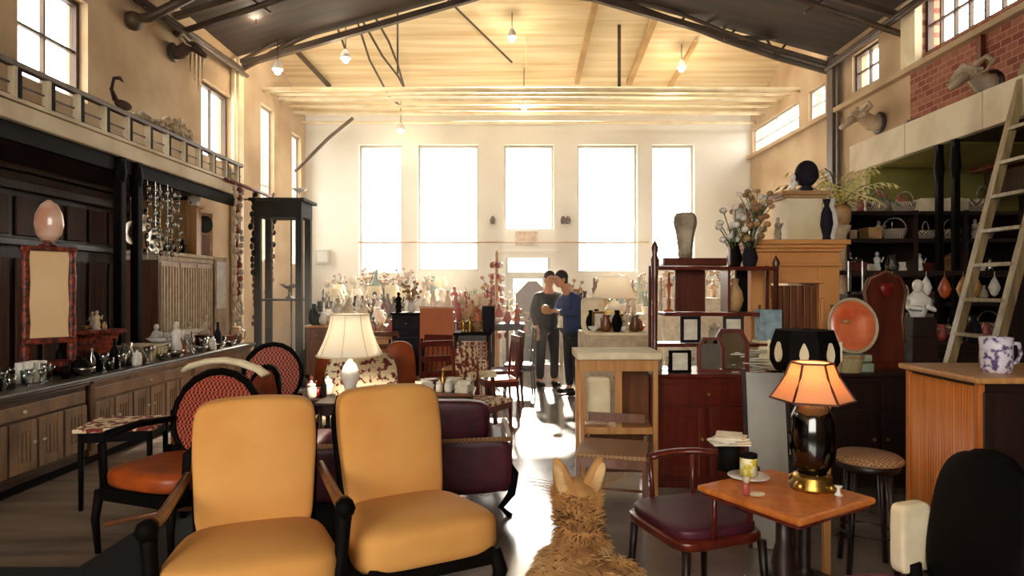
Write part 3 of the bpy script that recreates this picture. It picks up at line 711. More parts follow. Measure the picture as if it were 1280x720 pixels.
# sideboard right
t = thing('sideboard', 'tall cupboard with an orange tambour side coloured as lit and dark front, right edge', 'cupboard', (2.72, 3.22, 0))
MB().box(0,0,0,1.1,.52,1.06).build('body', M['darkwood'], t, .006)
q = MB()
for k in range(24): q.lathe([(.011,0),(.011,.98)], -.556,-.235+k*.0204,.06,8)
q.build('tambour_side', M['orangewood'], t)  # light falling on this side is put into its orange colour
MB().box(-.555,-.256,.05,.03,.03,1.02).box(-.555,.262,.05,.03,.03,1.02).build('corner_strip', M['orangewood'], t, .004)
MB().box(0,0,1.06,1.2,.6,.03).build('top', M['honey'], t, .01)
for x in (-.4,.15): 
    dq = MB().box(x+.1,-.268,.12,.5,.016,.9).build('door', M['darkwood'], t, .005); MB().ell(x+.3,-.285,.6,.014,.014,.014).build('knob', M['brass'], dq)
t = thing('mug', 'large white mug covered with violet sprigs on the tambour cupboard', 'mug', (2.36, 3.12, 1.09))
MB().open_lathe([(.055,0),(.065,.01),(.069,.05),(.068,.12),(.071,.17)], n=24).build('bowl', M['purple'], t)
MB().lathe([(0,.004),(.06,.004)], n=16).build('mug_bottom', M['purple'], t)
MB().tube([(.065,0,.14),(.11,0,.14),(.12,0,.09),(.1,0,.05),(.066,0,.04)], .01, 8).build('handle', M['purple'], t)

# square table with lamp
TB = (1.07, 2.52)
t = thing('pedestal_table', 'small square red wood tilt-top table carrying the orange-shaded lamp', 'table', (*TB, 0), RD(31))
MB().box(0,0,.675,.47,.47,.026).build('tabletop', M['orangewood'], t, .012)
MB().box(0,0,.657,.44,.44,.018).build('rim', M['redwood'], t, .008)
MB().lathe([(.05,.1),(.045,.2),(.025,.28),(.05,.42),(.03,.5),(.03,.655)], n=14).build('pedestal', M['darkwood'], t)
for k in range(3):
    a = 2*pi*k/3+.3; leg(t, [(.03*cos(a),.03*sin(a),.2),(.15*cos(a),.15*sin(a),.15),(.25*cos(a),.25*sin(a),.03),(.29*cos(a),.29*sin(a),.015)], [.028,.022,.018,.014], M['darkwood'])
ZT = .701
# orange lamp: hexagonal silk shade, glass and brass body
t = thing('table_lamp', 'table lamp with a flared orange panelled shade and smoky glass body', 'lamp', (1.2, 2.56, ZT), RD(10))
hp = [(.155,0),(.122,.05),(.095,.095),(.077,.145)]
s = MB().open_lathe(hp, z=.355, n=6, flat=True, ph=RD(30)).build('lamp_shade', SH_O, t)
q = MB()
for k in range(6):
    a = 2*pi*k/6+RD(30); q.tube([((r+.002)*cos(a),(r+.002)*sin(a),.355+h) for r, h in hp], .0045, 4)
for r, h in ((.155,0),(.077,.145)):
    q.tube([((r+.002)*cos(2*pi*k/6+RD(30)),(r+.002)*sin(2*pi*k/6+RD(30)),.355+h) for k in range(7)], .005, 4)
q.build('shade_braid', M['deepred'], s)
MB().lathe([(.085,0),(.09,.012),(.07,.03),(.075,.05),(.055,.06)], n=16).build('foot', M['brass'], t)
for k in range(4):
    a = pi/2*k+.4; MB().ell(.08*cos(a),.08*sin(a),.02,.022,.022,.02).build('paw_foot', M['brass'], t)
MB().lathe([(.05,.06),(.085,.12),(.092,.2),(.085,.28),(.06,.33),(.03,.35)], n=20).build('glass_body', AMBER, t)
q = MB()
for k in range(7):
    a = 2*pi*k/7; q.tube([(.05*cos(a),.05*sin(a),.06),(.02*cos(a+.8),.02*sin(a+.8),.16),(.045*cos(a+.4),.045*sin(a+.4),.24),(.02*cos(a),.02*sin(a),.33)], .005, 6)
q.lathe([(.02,.06),(.012,.35),(.012,.42)], n=8).build('stem', M['silver'], t)
MB().ell(0,0,.44,.028,.028,.04).build('bulb', M['bulb'], t)
l = bpy.data.lights.new('bulb_light', 'POINT'); l.energy = 2.6; l.color = (1,.72,.42); l.shadow_soft_size = .04
lo = bpy.data.objects.new('bulb_light', l); C.objects.link(lo); lo.location = (0,0,.43); lo.parent = t
# small things on the square table
t = thing('tin', 'yellow patterned tin standing on a saucer on the square table', 'tin', (.99, 2.68, ZT+.016))
MB().lathe([(.035,0),(.035,.075),(.03,.08)], n=16).build('body', mat('yellow_tin','#c8b62c',.4,c2='#e9e2b8',scale=30,lo=.45,hi=.55), t); MB().lathe([(.036,.075),(.036,.09),(.01,.095)], n=16).build('lid', M['blackm'], t)
o = MB().lathe([(.03,0),(.06,.006),(.085,.014),(.083,.016),(.03,.01)], n=24).build('saucer', M['white'], loc=(.99,2.68,ZT)); tag(o, 'white saucer under the yellow tin', 'saucer')
for i in range(5):
    o = MB().box(0,0,0,.16-.01*(i%3),.11,.007).build('postcard', M['paper'], loc=(.955,2.82,ZT+.115+i*.0075-.0), rz=.3*i); tag(o, 'pale card in the loose stack behind the yellow tin', 'card', 'stack of cards behind the yellow tin')
o = MB().lathe([(.05,0),(.045,.06),(.05,.115)], n=14).build('pot', M['blackm'], loc=(.955,2.82,ZT)); tag(o, 'black pot holding up the stack of cards on the square table', 'pot')
t = thing('figurine', 'tiny white and red figurine lying near the front of the square table', 'figurine', (.9, 2.46, ZT))
MB().rbox(0,0,0,.03,.025,.05,3).build('body', M['pink'], t); MB().ell(0,0,.062,.014,.014,.015).build('head', M['bone'], t); MB().rbox(.04,-.005,0,.06,.025,.018,3).build('base', M['bone'], t)
o = MB().lathe([(.018,0),(.008,.01),(.006,.025),(.016,.035),(.014,.037)], n=12).build('thimble_cup', M['white'], loc=(1.26,2.47,ZT)); tag(o, 'tiny white egg cup at the right corner of the square table', 'cup')

# dark octagonal lampshade on a tall wooden lamp
t = thing('floor_lamp', 'floor lamp with a big black octagonal shade pierced by teardrop openings', 'lamp', (1.47, 3.22, 0), RD(-24.5))
hp = [(.145,0),(.172,.05),(.172,.12),(.145,.2)]
s = MB().open_lathe(hp, z=1.09, n=8, flat=True, ph=RD(22.5)).lathe([(.145,0),(.143,.004)], z=1.285, n=8, flat=True, ph=RD(22.5)).build('lamp_shade', M['black'], t)
for k in range(8):
    a = 2*pi*k/8-pi/2
    dr = [(.022*math.sin(w)*(1 if math.cos(w) < 0 else 1-.6*math.cos(w)), .05*math.cos(w)) for w in [2*pi*j/14 for j in range(14)]]
    rr = .163; MB().prism(dr, .014, (rr*cos(a), rr*sin(a), 1.185), (0, 0, a+pi/2)).build('teardrop_pane', M['creamcloth'], s)
MB().lathe([(.16,0),(.17,.03),(.05,.06),(.03,.1),(.035,.5),(.05,.6),(.03,.7),(.025,1.15),(.01,1.3)], n=14).build('lamp_column', M['darkwood'], t)
MB().ell(0,0,1.2,.035,.035,.045).build('bulb', M['bulb'], t)
# leaning white board
t = thing('leaning_mirror', 'long pale mirror leaning on the front of the red cabinet', 'mirror', (1.5, 3.75, 0), RD(-6))
MB().box(0,0,0,.22,.02,1.0,(RD(-9),0,RD(0))).build('glass', M['grey'], t)
MB().box(-.12,.0,0,.02,.03,1.02,(RD(-9),0,0)).box(.12,0,0,.02,.03,1.02,(RD(-9),0,0)).build('frame', M['darkwood'], t)
o = MB().box(0,0,0,.035,.035,1.02,(0,0,0)).build('marked_post', M['honey'], loc=(1.62,3.3,0), bevel=.004); tag(o, 'thin yellow wooden post with notches right of the orange lamp', 'post')
# round stool
t = thing('stool', 'round stool with a worn tan cane top in front of the dark dresser', 'stool', (1.9, 3.42, 0))
MB().lathe([(.15,.575),(.17,.58),(.17,.6),(.15,.615),(0,.618)], n=24).build('seat', M['caneseat'], t); MB().lathe([(.15,.54),(.16,.575),(.1,.578)], n=24).build('seat_rim', M['darkwood'], t)
for k in range(4):
    a = pi/2*k+.5; leg(t, [(.11*cos(a),.11*sin(a),.56),(.16*cos(a),.16*sin(a),0)], [.018,.014], M['darkwood'], 6)
MB().lathe([(.13,.2),(.145,.205),(.13,.21),(.13,.2)], n=20, cap=False).build('ring', M['darkwood'], t)
# low burgundy desk chair left of the table
t = thing('desk_chair', 'low-backed red wooden desk chair with a burgundy seat left of the square table', 'chair', (.86, 3.0, 0), RD(-70))
a0 = [RD(-20+k*220/12) for k in range(13)]
MB().tube([(.27*cos(a),.25*sin(a),.66+.02*sin(a)) for a in a0], .028, 8, sc=.6).build('back_rail', M['redwood'], t)
MB().rbox(0,-.02,.41,.47,.43,.06,5).build('seat', M['burgundy'], t); MB().rbox(0,-.02,.37,.5,.46,.055,6).build('seat_rail', M['redwood'], t)
for k in (0,3,6,9,12): MB().tube([(.25*cos(a0[k]),.23*sin(a0[k]),.4),(.27*cos(a0[k]),.25*sin(a0[k]),.65)], .013, 6).build('spindle', M['redwood'], t)
for x in (-1,1):
    for y in (-1,1): leg(t, [(x*.21,y*.2,.37),(x*.23,y*.22,0)], [.022,.015], M['darkwood'], 6)
# brass and copper odds near the floor
t = thing('tray_table', 'low black stand under the desk chair holding brass trinkets', 'stand', (.72, 2.5, 0))
MB().lathe([(.1,.27),(.14,.28),(.15,.3),(.14,.3),(.1,.285)], n=20).build('tray', M['blackm'], t)
for k in range(3): a = 2*pi*k/3; leg(t, [(.1*cos(a),.1*sin(a),.275),(.13*cos(a),.13*sin(a),0)], .01, M['blackm'], 6)
for i, (x, y, s) in enumerate([(-.06,0,1),(-.02,.05,.8),(.02,-.04,1.1),(.06,.03,.9),(.0,.0,.7),(.08,-.02,.8)]):
    o = MB().ell(0,0,.018*s,.03*s,.02*s,.018*s,8,6).tube([(0,0,.02),(.02*s,0,.04*s),(.04*s,0,.03*s)], .005, 5).build('brass_trinket', M['brass'] if i % 2 else M['bone'], loc=(.72+x,2.5+y,.285), rz=i); tag(o, ('small brass' if i % 2 else 'small bone coloured')+' trinket heaped on the low black stand', 'trinket', ('brass' if i % 2 else 'pale')+' trinkets on the low black stand')
t = thing('candlestick', 'ornate brass candlestick on the floor below the square table', 'candlestick', (.80, 2.32, 0))
MB().lathe([(.07,0),(.06,.03),(.02,.06),(.03,.12),(.015,.16),(.03,.2),(.015,.25),(.035,.3),(.03,.33)], n=14).build('stem', M['brass'], t); MB().lathe([(.035,.33),(.04,.35),(.02,.35)], n=12).build('cup', M['redmarble'], t)
o = MB().tube([(0,0,.0+.012),(.1,.02,.02),(.16,.02,.12),(.12,.0,.28),(.03,-.02,.42)], .009, 6).build('metal_hoop', M['silver'], loc=(.84,2.42,0)); tag(o, 'bent silver rod standing below the square table', 'rod')
# floral chair and the black balloon-back chair, near right
t = thing('balloon_back_chair', 'black balloon-back chair seen from behind with a burgundy floral seat', 'chair', (1.27, 2.12, 0), RD(-82))
MB().rbox(0,0,.36,.5,.46,.1,4).build('seat', M['burgfloral'], t); MB().rbox(0,0,.31,.52,.48,.07,6).build('seat_rail', M['black'], t)
pts = [(.2*cos(a)*(1 if sin(a) > 0 else .8), .24+.1*(.5+.5*sin(a)), .68+.27*sin(a)) for a in [RD(-75+k*330/18) for k in range(19)]]
MB().rbox(0,.3,.4,.38,.06,.54,3,12,(RD(-10),0,0)).build('back_board', M['black'], t)
MB().tube([(.2*p[0]/.2,p[1]+.03,.67+(p[2]-.68)*.98) for p in pts], .02, 8).build('back_moulding', M['black'], t)
for s in (-1,1):
    leg(t, [(s*.21,-.2,.36),(s*.22,-.22,.2),(s*.21,-.21,0)], [.026,.022,.016], M['black']); leg(t, [(s*.18,.22,.5),(s*.19,.24,.3),(s*.2,.3,0)], [.026,.024,.018], M['black'])
o = MB().rbox(0,0,0,.15,.06,.25,8,10).build('cushion', M['creamcloth'], loc=(1.47,2.36,.46), rz=RD(20)); tag(o, 'small cream cushion propped on the burgundy floral seat', 'cushion')
t = thing('dark_cupboard', 'black cupboard side filling the bottom right corner', 'cupboard', (1.98, 2.45, 0))
MB().box(0,0,0,.38,.5,.5).build('body', M['black'], t, .01); 
dq = MB().box(0,-.258,.04,.34,.016,.42).build('door', M['black'], t, .006); MB().box(-.1,-.275,.2,.05,.015,.05).build('latch', M['brass'], dq)
# ================================================================ SMALL WARES
def vase_p(s=1): return [(.03,0),(.045,.03),(.06,.09),(.05,.15),(.022,.2),(.028,.24)]
def _jug(m):
    return m.lathe([(.035,0),(.06,.04),(.062,.09),(.035,.15),(.042,.19)], n=12).tube([(.045,0,.16),(.09,0,.14),(.085,0,.07),(.055,0,.05)], .008, 6).box(-.045,0,.17,.03,.03,.02)
def _teapot(m):
    return m.lathe([(.03,0),(.065,.03),(.07,.07),(.045,.11),(.02,.12),(.012,.14),(0,.15)], n=12).tube([(.06,0,.05),(.1,0,.08),(.125,0,.12)], [.016,.01,.008], 6).tube([(-.05,0,.1),(-.1,0,.1),(-.1,0,.05),(-.06,0,.03)], .007, 6)
def _fig(m):
    return m.lathe([(.04,0),(.042,.02),(.03,.03),(.045,.06),(.03,.13),(.04,.18),(.015,.21)], n=10).ell(0,0,.235,.022,.024,.03,8,6).tube([(-.035,0,.175),(-.055,-.02,.13),(-.02,-.045,.13)], .01, 5).tube([(.035,0,.175),(.06,-.01,.14),(.07,-.03,.2)], .009, 5)
def _frame(m):
    m.box(0,0,0,.2,.02,.03).box(0,0,.23,.2,.02,.03).box(-.085,0,.03,.03,.02,.2).box(.085,0,.03,.03,.02,.2); m.cur = 1; m.box(0,.004,.03,.14,.006,.2); m.cur = 0
    m.box(0,.05,0,.02,.1,.012); return m
def _clock(m):
    m.box(0,0,0,.2,.1,.03).box(0,0,.03,.17,.08,.14).prism([(-.1,.17),(.1,.17),(.07,.22),(0,.26),(-.07,.22)], .09); m.cur = 1
    m.lathe([(.055,0),(.055,.01)], 0,-.04,.1,14,(RD(90),0,0)); m.cur = 0; return m
def _basket(m):
    m.open_lathe([(.09,0),(.12,.06),(.13,.12)], n=14).lathe([(0,.01),(.09,.01)], n=14).tube([(.12*cos(a),0,.12+.13*sin(a)) for a in [pi*k/8 for k in range(9)]], .008, 5); return m
def _plant(m, n=26, s=1, seed=3):
    rr = random.Random(seed); m.open_lathe([(.05,0),(.07,.09),(.075,.1)], n=12); m.lathe([(0,.08),(.065,.08)], n=12); m.cur = 1
    for k in range(n):
        a, e, l = rr.uniform(0,2*pi), rr.uniform(.5,1.4), rr.uniform(.15,.3)*s
        p = [(cos(a)*cos(e)*l*f, sin(a)*cos(e)*l*f, .08+l*f*sin(e)-.06*f*f) for f in (0,.5,1)]
        m.tube([p[0],p[1],p[2]], [.003,.016,.002], 4, sc=.3)
    m.cur = 0; return m
def _lamp(m):
    m.lathe([(.05,0),(.05,.015),(.015,.03),(.035,.1),(.012,.16),(.01,.24)], n=10); m.cur = 1; m.open_lathe([(.11,.2),(.06,.34)], n=14); m.cur = 0; return m
def _books(m):
    z = 0
    for k in range(4): m.box(.01*(k%2), .008*(k%3), z, .16-.012*k, .12, .022+.006*(k%2), (0,0,.1*k)); z += .022+.006*(k%2)
    return m
def _bouquet(m, seed=1):
    rr = random.Random(seed); m.open_lathe([(.04,0),(.055,.06),(.03,.15),(.04,.17)], n=10)
    for k in range(24):
        a, r, h = rr.uniform(0,2*pi), rr.uniform(.01,.13), rr.uniform(.18,.42)
        m.cur = 1; m.tube([(0,0,.1),(r*.5*cos(a),r*.5*sin(a),h*.7),(r*cos(a),r*sin(a),h)], .004, 4)
        m.cur = 2; m.ell(r*cos(a), r*sin(a), h, .028,.028,.022,6,4)
    m.cur = 0; return m
def _skull(m):
    m.ell(0,0,.08,.05,.08,.055,10,8).ell(0,-.09,.06,.03,.07,.03,8,6)
    for s in (-1,1): m.tube([(s*.03,.02,.12),(s*.1,.05,.15),(s*.15,.05,.1),(s*.14,.0,.05)], [.02,.018,.012,.004], 6)
    return m
KIND = dict(
 vase=lambda m: m.lathe(vase_p(), n=12),
 tall_vase=lambda m: m.lathe([(.04,0),(.03,.03),(.055,.14),(.045,.24),(.02,.3),(.035,.36)], n=12),
 bottle=lambda m: m.lathe([(.03,0),(.032,.02),(.032,.13),(.012,.17),(.012,.22),(.015,.23)], n=10),
 jar=lambda m: m.lathe([(.04,0),(.05,.02),(.05,.1),(.035,.12),(.045,.125),(.04,.14),(.012,.15),(.015,.165),(0,.175)], n=12),
 jug=_jug, teapot=_teapot, figurine=_fig, picture_frame=_frame, mantel_clock=_clock, basket=_basket, potted_plant=_plant, small_lamp=_lamp, book_stack=_books, bouquet=_bouquet,
 bowl=lambda m: m.lathe([(.03,0),(.032,.01),(.07,.04),(.085,.075),(.08,.075),(.06,.04),(0,.02)], n=14),
 footed_bowl=lambda m: m.lathe([(.045,0),(.04,.012),(.012,.03),(.012,.09),(.05,.11),(.1,.145),(.095,.145),(.04,.12),(0,.118)], n=14),
 goblet=lambda m: m.lathe([(.03,0),(.006,.01),(.006,.06),(.03,.09),(.034,.13),(.03,.13),(.02,.09),(0,.08)], n=10),
 tumbler=lambda m: m.lathe([(.026,0),(.034,.1),(.03,.1),(.023,.01),(0,.01)], n=10),
 candlestick=lambda m: m.lathe([(.05,0),(.045,.015),(.012,.03),(.02,.09),(.01,.14),(.016,.22),(.028,.26),(.012,.265),(.011,.36),(0,.37)], n=10),
 box=lambda m: m.box(0,0,0,.18,.12,.09).box(0,0,.09,.19,.13,.02),
 bust=lambda m: m.lathe([(.05,0),(.04,.02),(.03,.04),(.07,.07),(.075,.11),(.028,.14),(.028,.16)], n=12).ell(0,0,.205,.04,.045,.052,10,8).ell(0,-.045,.195,.01,.012,.015,6,5),
 plate=lambda m: m.lathe([(.0,0),(.06,.004),(.1,.02),(.098,.024),(.05,.01),(0,.008)], 0,.0,.1,18,(RD(78),0,0)).box(0,.03,0,.08,.08,.012).tube([(-.03,-.02,0),(-.03,.05,.08)], .004, 4).tube([(.03,-.02,0),(.03,.05,.08)], .004, 4),
 skull=_skull,
 drum=lambda m: m.lathe([(.08,0),(.08,.12),(.0,.121)], n=16),
)
WORD = dict(tall_vase='tall vase', picture_frame='picture frame', mantel_clock='small mantel clock', potted_plant='potted plant', small_lamp='small shaded lamp', book_stack='stack of books',
   bouquet='vase of flowers', footed_bowl='footed bowl', skull='horned skull', plate='plate on a stand', drum='round tin')
CATS = dict(tall_vase='vase', picture_frame='picture frame', mantel_clock='clock', potted_plant='plant', small_lamp='lamp', book_stack='books', bouquet='flowers', footed_bowl='bowl', drum='tin')
MN = dict(white='white', silver='silver', brass='brass', black='black', tan='tan', pink='rose', red='red', teal='teal', clear='clear glass', bone='bone coloured', midwood='brown wooden',
   honey='pale wooden', charcoal='charcoal', creamcloth='cream', green='green', stone='stone', orangeleather='orange', wicker='wicker', darkwood='dark wooden', paper='pale paper', redwood='red wooden', purple='violet', terracotta='coral', plum='plum')
M['clear'] = CLEAR
SEC = dict(picture_frame=['paper'], mantel_clock=['white'], potted_plant=['green'], small_lamp=['creamcloth'], bouquet=['darkwood','tan'])
cache = {}
def item(kind, m, loc, place, rz=None, sc=1, label=None, sec=None, group=True):
    key = (kind, m, str(sec))
    if key not in cache:
        mb = MB(); KIND[kind](mb)
        me = mb.build(kind, [M[m]]+[M[q] for q in (sec or SEC.get(kind, []))])
        cache[key] = [me, 0]
        o = me
    else:
        o = cache[key][0].copy(); C.objects.link(o)
    for k in ('group',):
        if k in o.keys(): del o[k]
    s = sc if isinstance(sc, tuple) else (sc, sc, sc)
    o.location = loc; o.rotation_euler = (0,0,random.uniform(0,6.28) if rz is None else rz); o.scale = s
    w = WORD.get(kind, kind.replace('_', ' '))
    o['label'] = label or f'{MN[m]} {w} {place}'; o['category'] = CATS.get(kind, w)
    if group and not label: o['group'] = f'{MN[m]} {w}s {place}'
    return o
FP = dict(footed_bowl=.1, bowl=.09, picture_frame=.1, mantel_clock=.1, basket=.15, potted_plant=.17, small_lamp=.11, book_stack=.1, bouquet=.13, teapot=.1, jug=.08, box=.11, plate=.1, bust=.08, skull=.12, drum=.08, tall_vase=.055, candlestick=.05, figurine=.06)
def scatter(place, rect, z, spec, seed=0, gap=.97, avoid=()):
    """spec: (kind, material, n, scale)"""
    rr = random.Random(seed+11); placed = list(avoid)
    jobs = [(k, m, s) for k, m, n, s in spec for _ in range(n)]
    rr.shuffle(jobs)
    jobs.sort(key=lambda j: -FP.get(j[0], .05)*j[2])
    x0, x1, y0, y1 = rect
    for k, m, s in jobs:
        s2 = s*rr.uniform(.85,1.15); r = FP.get(k, .05)*s2
        for tr_ in range(60):
            x, y = rr.uniform(x0+r*.8, x1-r*.8), rr.uniform(y0+r*.8, y1-r*.8)
            if all((x-a)**2+(y-b)**2 > ((r+c)*gap)**2 for a, b, c in placed): break
        else: continue
        placed.append((x, y, r)); item(k, m, (x, y, z), place, rr.uniform(-.5,.5) if k in ('picture_frame','mantel_clock','plate','small_lamp','bust','figurine') else rr.uniform(0,6.28), s2)

# ================================================================ LEFT COUNTER
XC = -3.54
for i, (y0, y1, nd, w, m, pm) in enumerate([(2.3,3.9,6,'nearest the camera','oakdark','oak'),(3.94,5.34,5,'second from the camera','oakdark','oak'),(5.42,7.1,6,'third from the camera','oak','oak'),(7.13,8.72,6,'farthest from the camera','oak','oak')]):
    cabinet('counter_cabinet', 'weathered oak counter cabinet with fluted panel doors on the left, '+w, (XC-.31, (y0+y1)/2, .06), RD(90), y1-y0, .58, .66, M[m], nd, 1, M[m], 'cabinet', M['bone'], .12, 'oak counter cabinets', M[pm], 3)
o = MB().box(XC-.3, 5.5, 0, .5, 6.5, .06).build('counter_plinth', M['blackm']); tag(o, 'long black plinth under the oak counter cabinets', 'plinth')
o = MB().box(XC-.3, 5.5, .72, .68, 6.5, .035).build('worktop', M['greytop'], bevel=.01); tag(o, 'long dark slate worktop across the oak counter cabinets', 'worktop')
ZC = .755
pl = 'on the long slate worktop'
scatter(pl+', near end', (-4.1,-3.62,4.35,5.3), ZC, [('goblet','clear',16,1),('tumbler','clear',10,1),('bottle','clear',5,1),('tumbler','black',6,1),('box','redwood',2,.8),('jar','white',3,.9)], 1)
scatter(pl+', before the black posts', (-4.12,-3.6,5.35,6.3), ZC, [('goblet','clear',10,1.2),('tumbler','silver',8,1.2),('bottle','black',9,1.3),('jug','silver',5,1.2),('footed_bowl','white',3,1.4),('vase','charcoal',6,1.2),('teapot','black',3,1.2)], 2, .9, [(-3.98,5.5,.2),(-3.92,5.98,.22)])
scatter(pl+', along its front edge', (-3.72,-3.56,5.35,8.6), ZC, [('goblet','clear',14,1.2),('tumbler','clear',10,1.2),('jar','white',8,1),('bowl','silver',6,1),('vase','black',8,1),('candlestick','silver',4,.7),('bottle','clear',8,1.1)], 7, .9)
scatter(pl+', beside the brown cupboard', (-4.1,-3.6,6.9,7.8), ZC, [('bowl','white',4,1.2),('jug','white',5,1.3),('teapot','silver',4,1.3),('bowl','black',4,1.2),('jar','orangeleather',2,1.2),('goblet','silver',6,1.3),('figurine','white',4,1.3),('footed_bowl','white',4,1.5),('bouquet','bone',2,.9)], 3)
scatter(pl+', far end', (-4.1,-3.6,7.85,8.68), ZC, [('bowl','midwood',3,1.3),('figurine','bone',5,1.4),('bottle','charcoal',6,1.5),('jug','tan',4,1.3),('candlestick','bone',4,1.3),('box','redwood',2,1.2),('vase','white',5,1.4)], 4)
for i in range(6):
    item('tumbler', 'white', (-3.78-.065*(i%2), 5.0+.075*(i//2), ZC), 'in the tight cluster of tall glasses on the slate worktop', sc=(1,1,1.6))
# cream planter crate and bowl on the counter
t = thing('planter_crate', 'cream wooden planter crate with flared slatted sides on the slate worktop', 'crate', (-3.82, 6.62, ZC))
q = MB().box(0,0,0,.3,.34,.14,taper=1.12).box(0,0,.14,.37,.41,.02); q.build('body', M['bone'], t, .005)
q = MB()
for k in range(5): q.box(.163,-.14+.07*k,.01,.012,.04,.125,(0,RD(6),0))
q.build('slats', M['creamcloth'], t)
# carved red mirror stand with its egg
t = thing('mirror_stand', 'tall cream panel in a carved red frame on the near part of the left counter', 'mirror', (-3.98, 5.5, ZC), RD(48))
MB().box(0,0,.32,.3,.05,.76).build('panel', M['peach'], t, .006)
for s in (-1,1):
    MB().lathe([(.045,.0),(.05,.05),(.03,.12),(.04,.2),(.028,.3),(.036,.45),(.028,.6),(.036,.8),(.028,1.0),(.036,1.08)], s*.165,-.01,0,12).build('carved_post', M['redmarble'], t)
MB().box(0,0,1.06,.4,.1,.04).build('crossbar', M['redmarble'], t, .008); MB().box(0,0,.27,.4,.12,.05).build('crossbar', M['redmarble'], t, .008)
MB().rbox(0,0,0,.46,.26,.12,5).build('foot', M['redmarble'], t)
t = thing('glass_egg', 'large pink glass egg on a dark stem on top of the cream panel stand', 'ornament', (-3.98, 5.5, ZC+1.1))
MB().lathe([(.07,0),(.07,.015),(.03,.03),(.05,.05)], n=16).build('stand', M['redmarble'], t)
MB().lathe([(.05,.04),(.1,.1),(.122,.19),(.11,.28),(.07,.36),(.02,.4),(0,.405)], n=24, sc=(1,.7)).build('egg', mat('pink_glass','#cf9478',.15,c2='#eccdb8',scale=5,detail=2,coat=.5), t)
o = MB().box(0,0,.0,.5,.26,.035).box(0,0,-.02,.44,.2,.02).build('wall_shelf', M['redmarble'], bevel=.008)
t = thing('console_shelf', 'red lacquered console shelf with a carved apron on the counter', 'shelf', (-3.92, 5.98, ZC), RD(60))
o.parent = t; o.name = 'top'; o.location = (0,0,.32)
MB().prism([(-.2,.3),(.2,.3),(.16,.16),(.06,.1),(.05,0),(-.05,0),(-.06,.1),(-.16,.16)], .16).build('bracket', M['redmarble'], t, .006)
scatter('on the red console shelf', (-4.02,-3.82,5.88,6.08), ZC+.355, [('figurine','bone',2,.6),('bowl','tan',1,.6),('jar','tan',1,.5)], 5)
# tall dark posts pans
def rack_item(name, label, loc, mb, m, cat, group=None, rz=0):
    o = mb.build(name, m, loc=loc, rz=rz); return tag(o, label, cat, group)
for i, (x, y, z, r) in enumerate([(-4.15,6.95,2.1,.12),(-4.2,7.25,2.25,.1),(-4.2,7.5,2.05,.14)]):
    t = thing('hanging_pan', ['round silver pan hanging beside the farther black post','small silver pan hanging high behind the black posts','wide silver pan hanging above the brown cupboard'][i], 'pan', (x, y, z), RD(80))
    MB().lathe([(0,0),(r,.0),(r+.01,.03),(r+.005,.03),(0,.006)], n=20, rot=(RD(90),0,0)).build('pan_bowl', M['silver'], t)
    MB().tube([(0,-.01,r),(0,-.01,r+.25),(0,-.01,r+.27)], [.012,.01,.02], 6).build('handle', M['silver'], t)
    MB().tube([(0,-.01,r+.26),(0,0,2.8-z)], .004, 4).build('hook_wire', M['blackm'], t)
rr = random.Random(5)
for i in range(6):
    x, y = -4.13+.02*(i%2), 7.25+.13*i
    mb = MB().tube([(0,0,0),(0,0,-.9)], .003, 4)
    for k in range(9): mb.ell(rr.uniform(-.02,.02),rr.uniform(-.02,.02),-.1-.09*k,.028,.028,.036,6,5)
    rack_item('crystal_garland', 'string of clear crystals hanging from the left balcony edge behind the posts', (x, y, 2.73), mb, CLEAR if i % 2 else M['silver'], 'garland', 'crystal strings behind the black posts')
# brown cupboard with slatted cream front, behind the counter
t = thing('wardrobe', 'brown cupboard with cream slatted doors standing behind the left counter', 'cupboard', (-4.48, 8.45, 0), RD(90))
MB().box(0,0,0,1.4,.4,1.9).build('body', M['midwood'], t, .006); MB().box(0,-.01,1.9,1.48,.46,.05).box(0,0,1.84,1.44,.42,.06).build('cornice', M['bone'], t, .01)
for x in (-.45,0,.45):
    q = MB().box(x,-.205,.8,.42,.02,1.02)
    for k in range(6): q.box(x-.17+k*.068,-.22,.85,.035,.02,.92)
    q.build('door', M['bone'], t, .004)
t = thing('wooden_pillar', 'square tan wooden pillar topped by a white bust on the brown cupboard', 'pillar', (-4.42, 8.9, 1.95))
MB().box(0,0,0,.14,.14,.68).build('shaft', M['honey'], t, .006); MB().box(0,0,.66,.18,.18,.03).build('cap', M['honey'], t, .005)
item('bust', 'white', (-4.42,8.9,2.64), '', rz=RD(60), sc=1.1, label='small white bust on the tan wooden pillar above the brown cupboard')
t = thing('wall_clock', 'tall tan board clock with a round black dial on the brown cupboard', 'clock', (-4.4, 9.08+.0, 1.95), RD(70))
MB().box(.0,0,0,.3,.1,.62).build('case', M['tan'], t, .006); MB().box(.0,0,.0,.16,.14,.3).build('lower_case', M['midwood'], t, .006); MB().lathe([(.12,0),(.12,.03),(.1,.035)], 0,-.05,.45,18,(RD(90),0,0)).build('dial', M['blackm'], t)
scatter('along the top of the brown cupboard', (-4.6,-4.3,7.8,8.75), 1.95, [('vase','black',3,.8),('figurine','midwood',3,.8),('jar','redwood',2,.8)], 6)
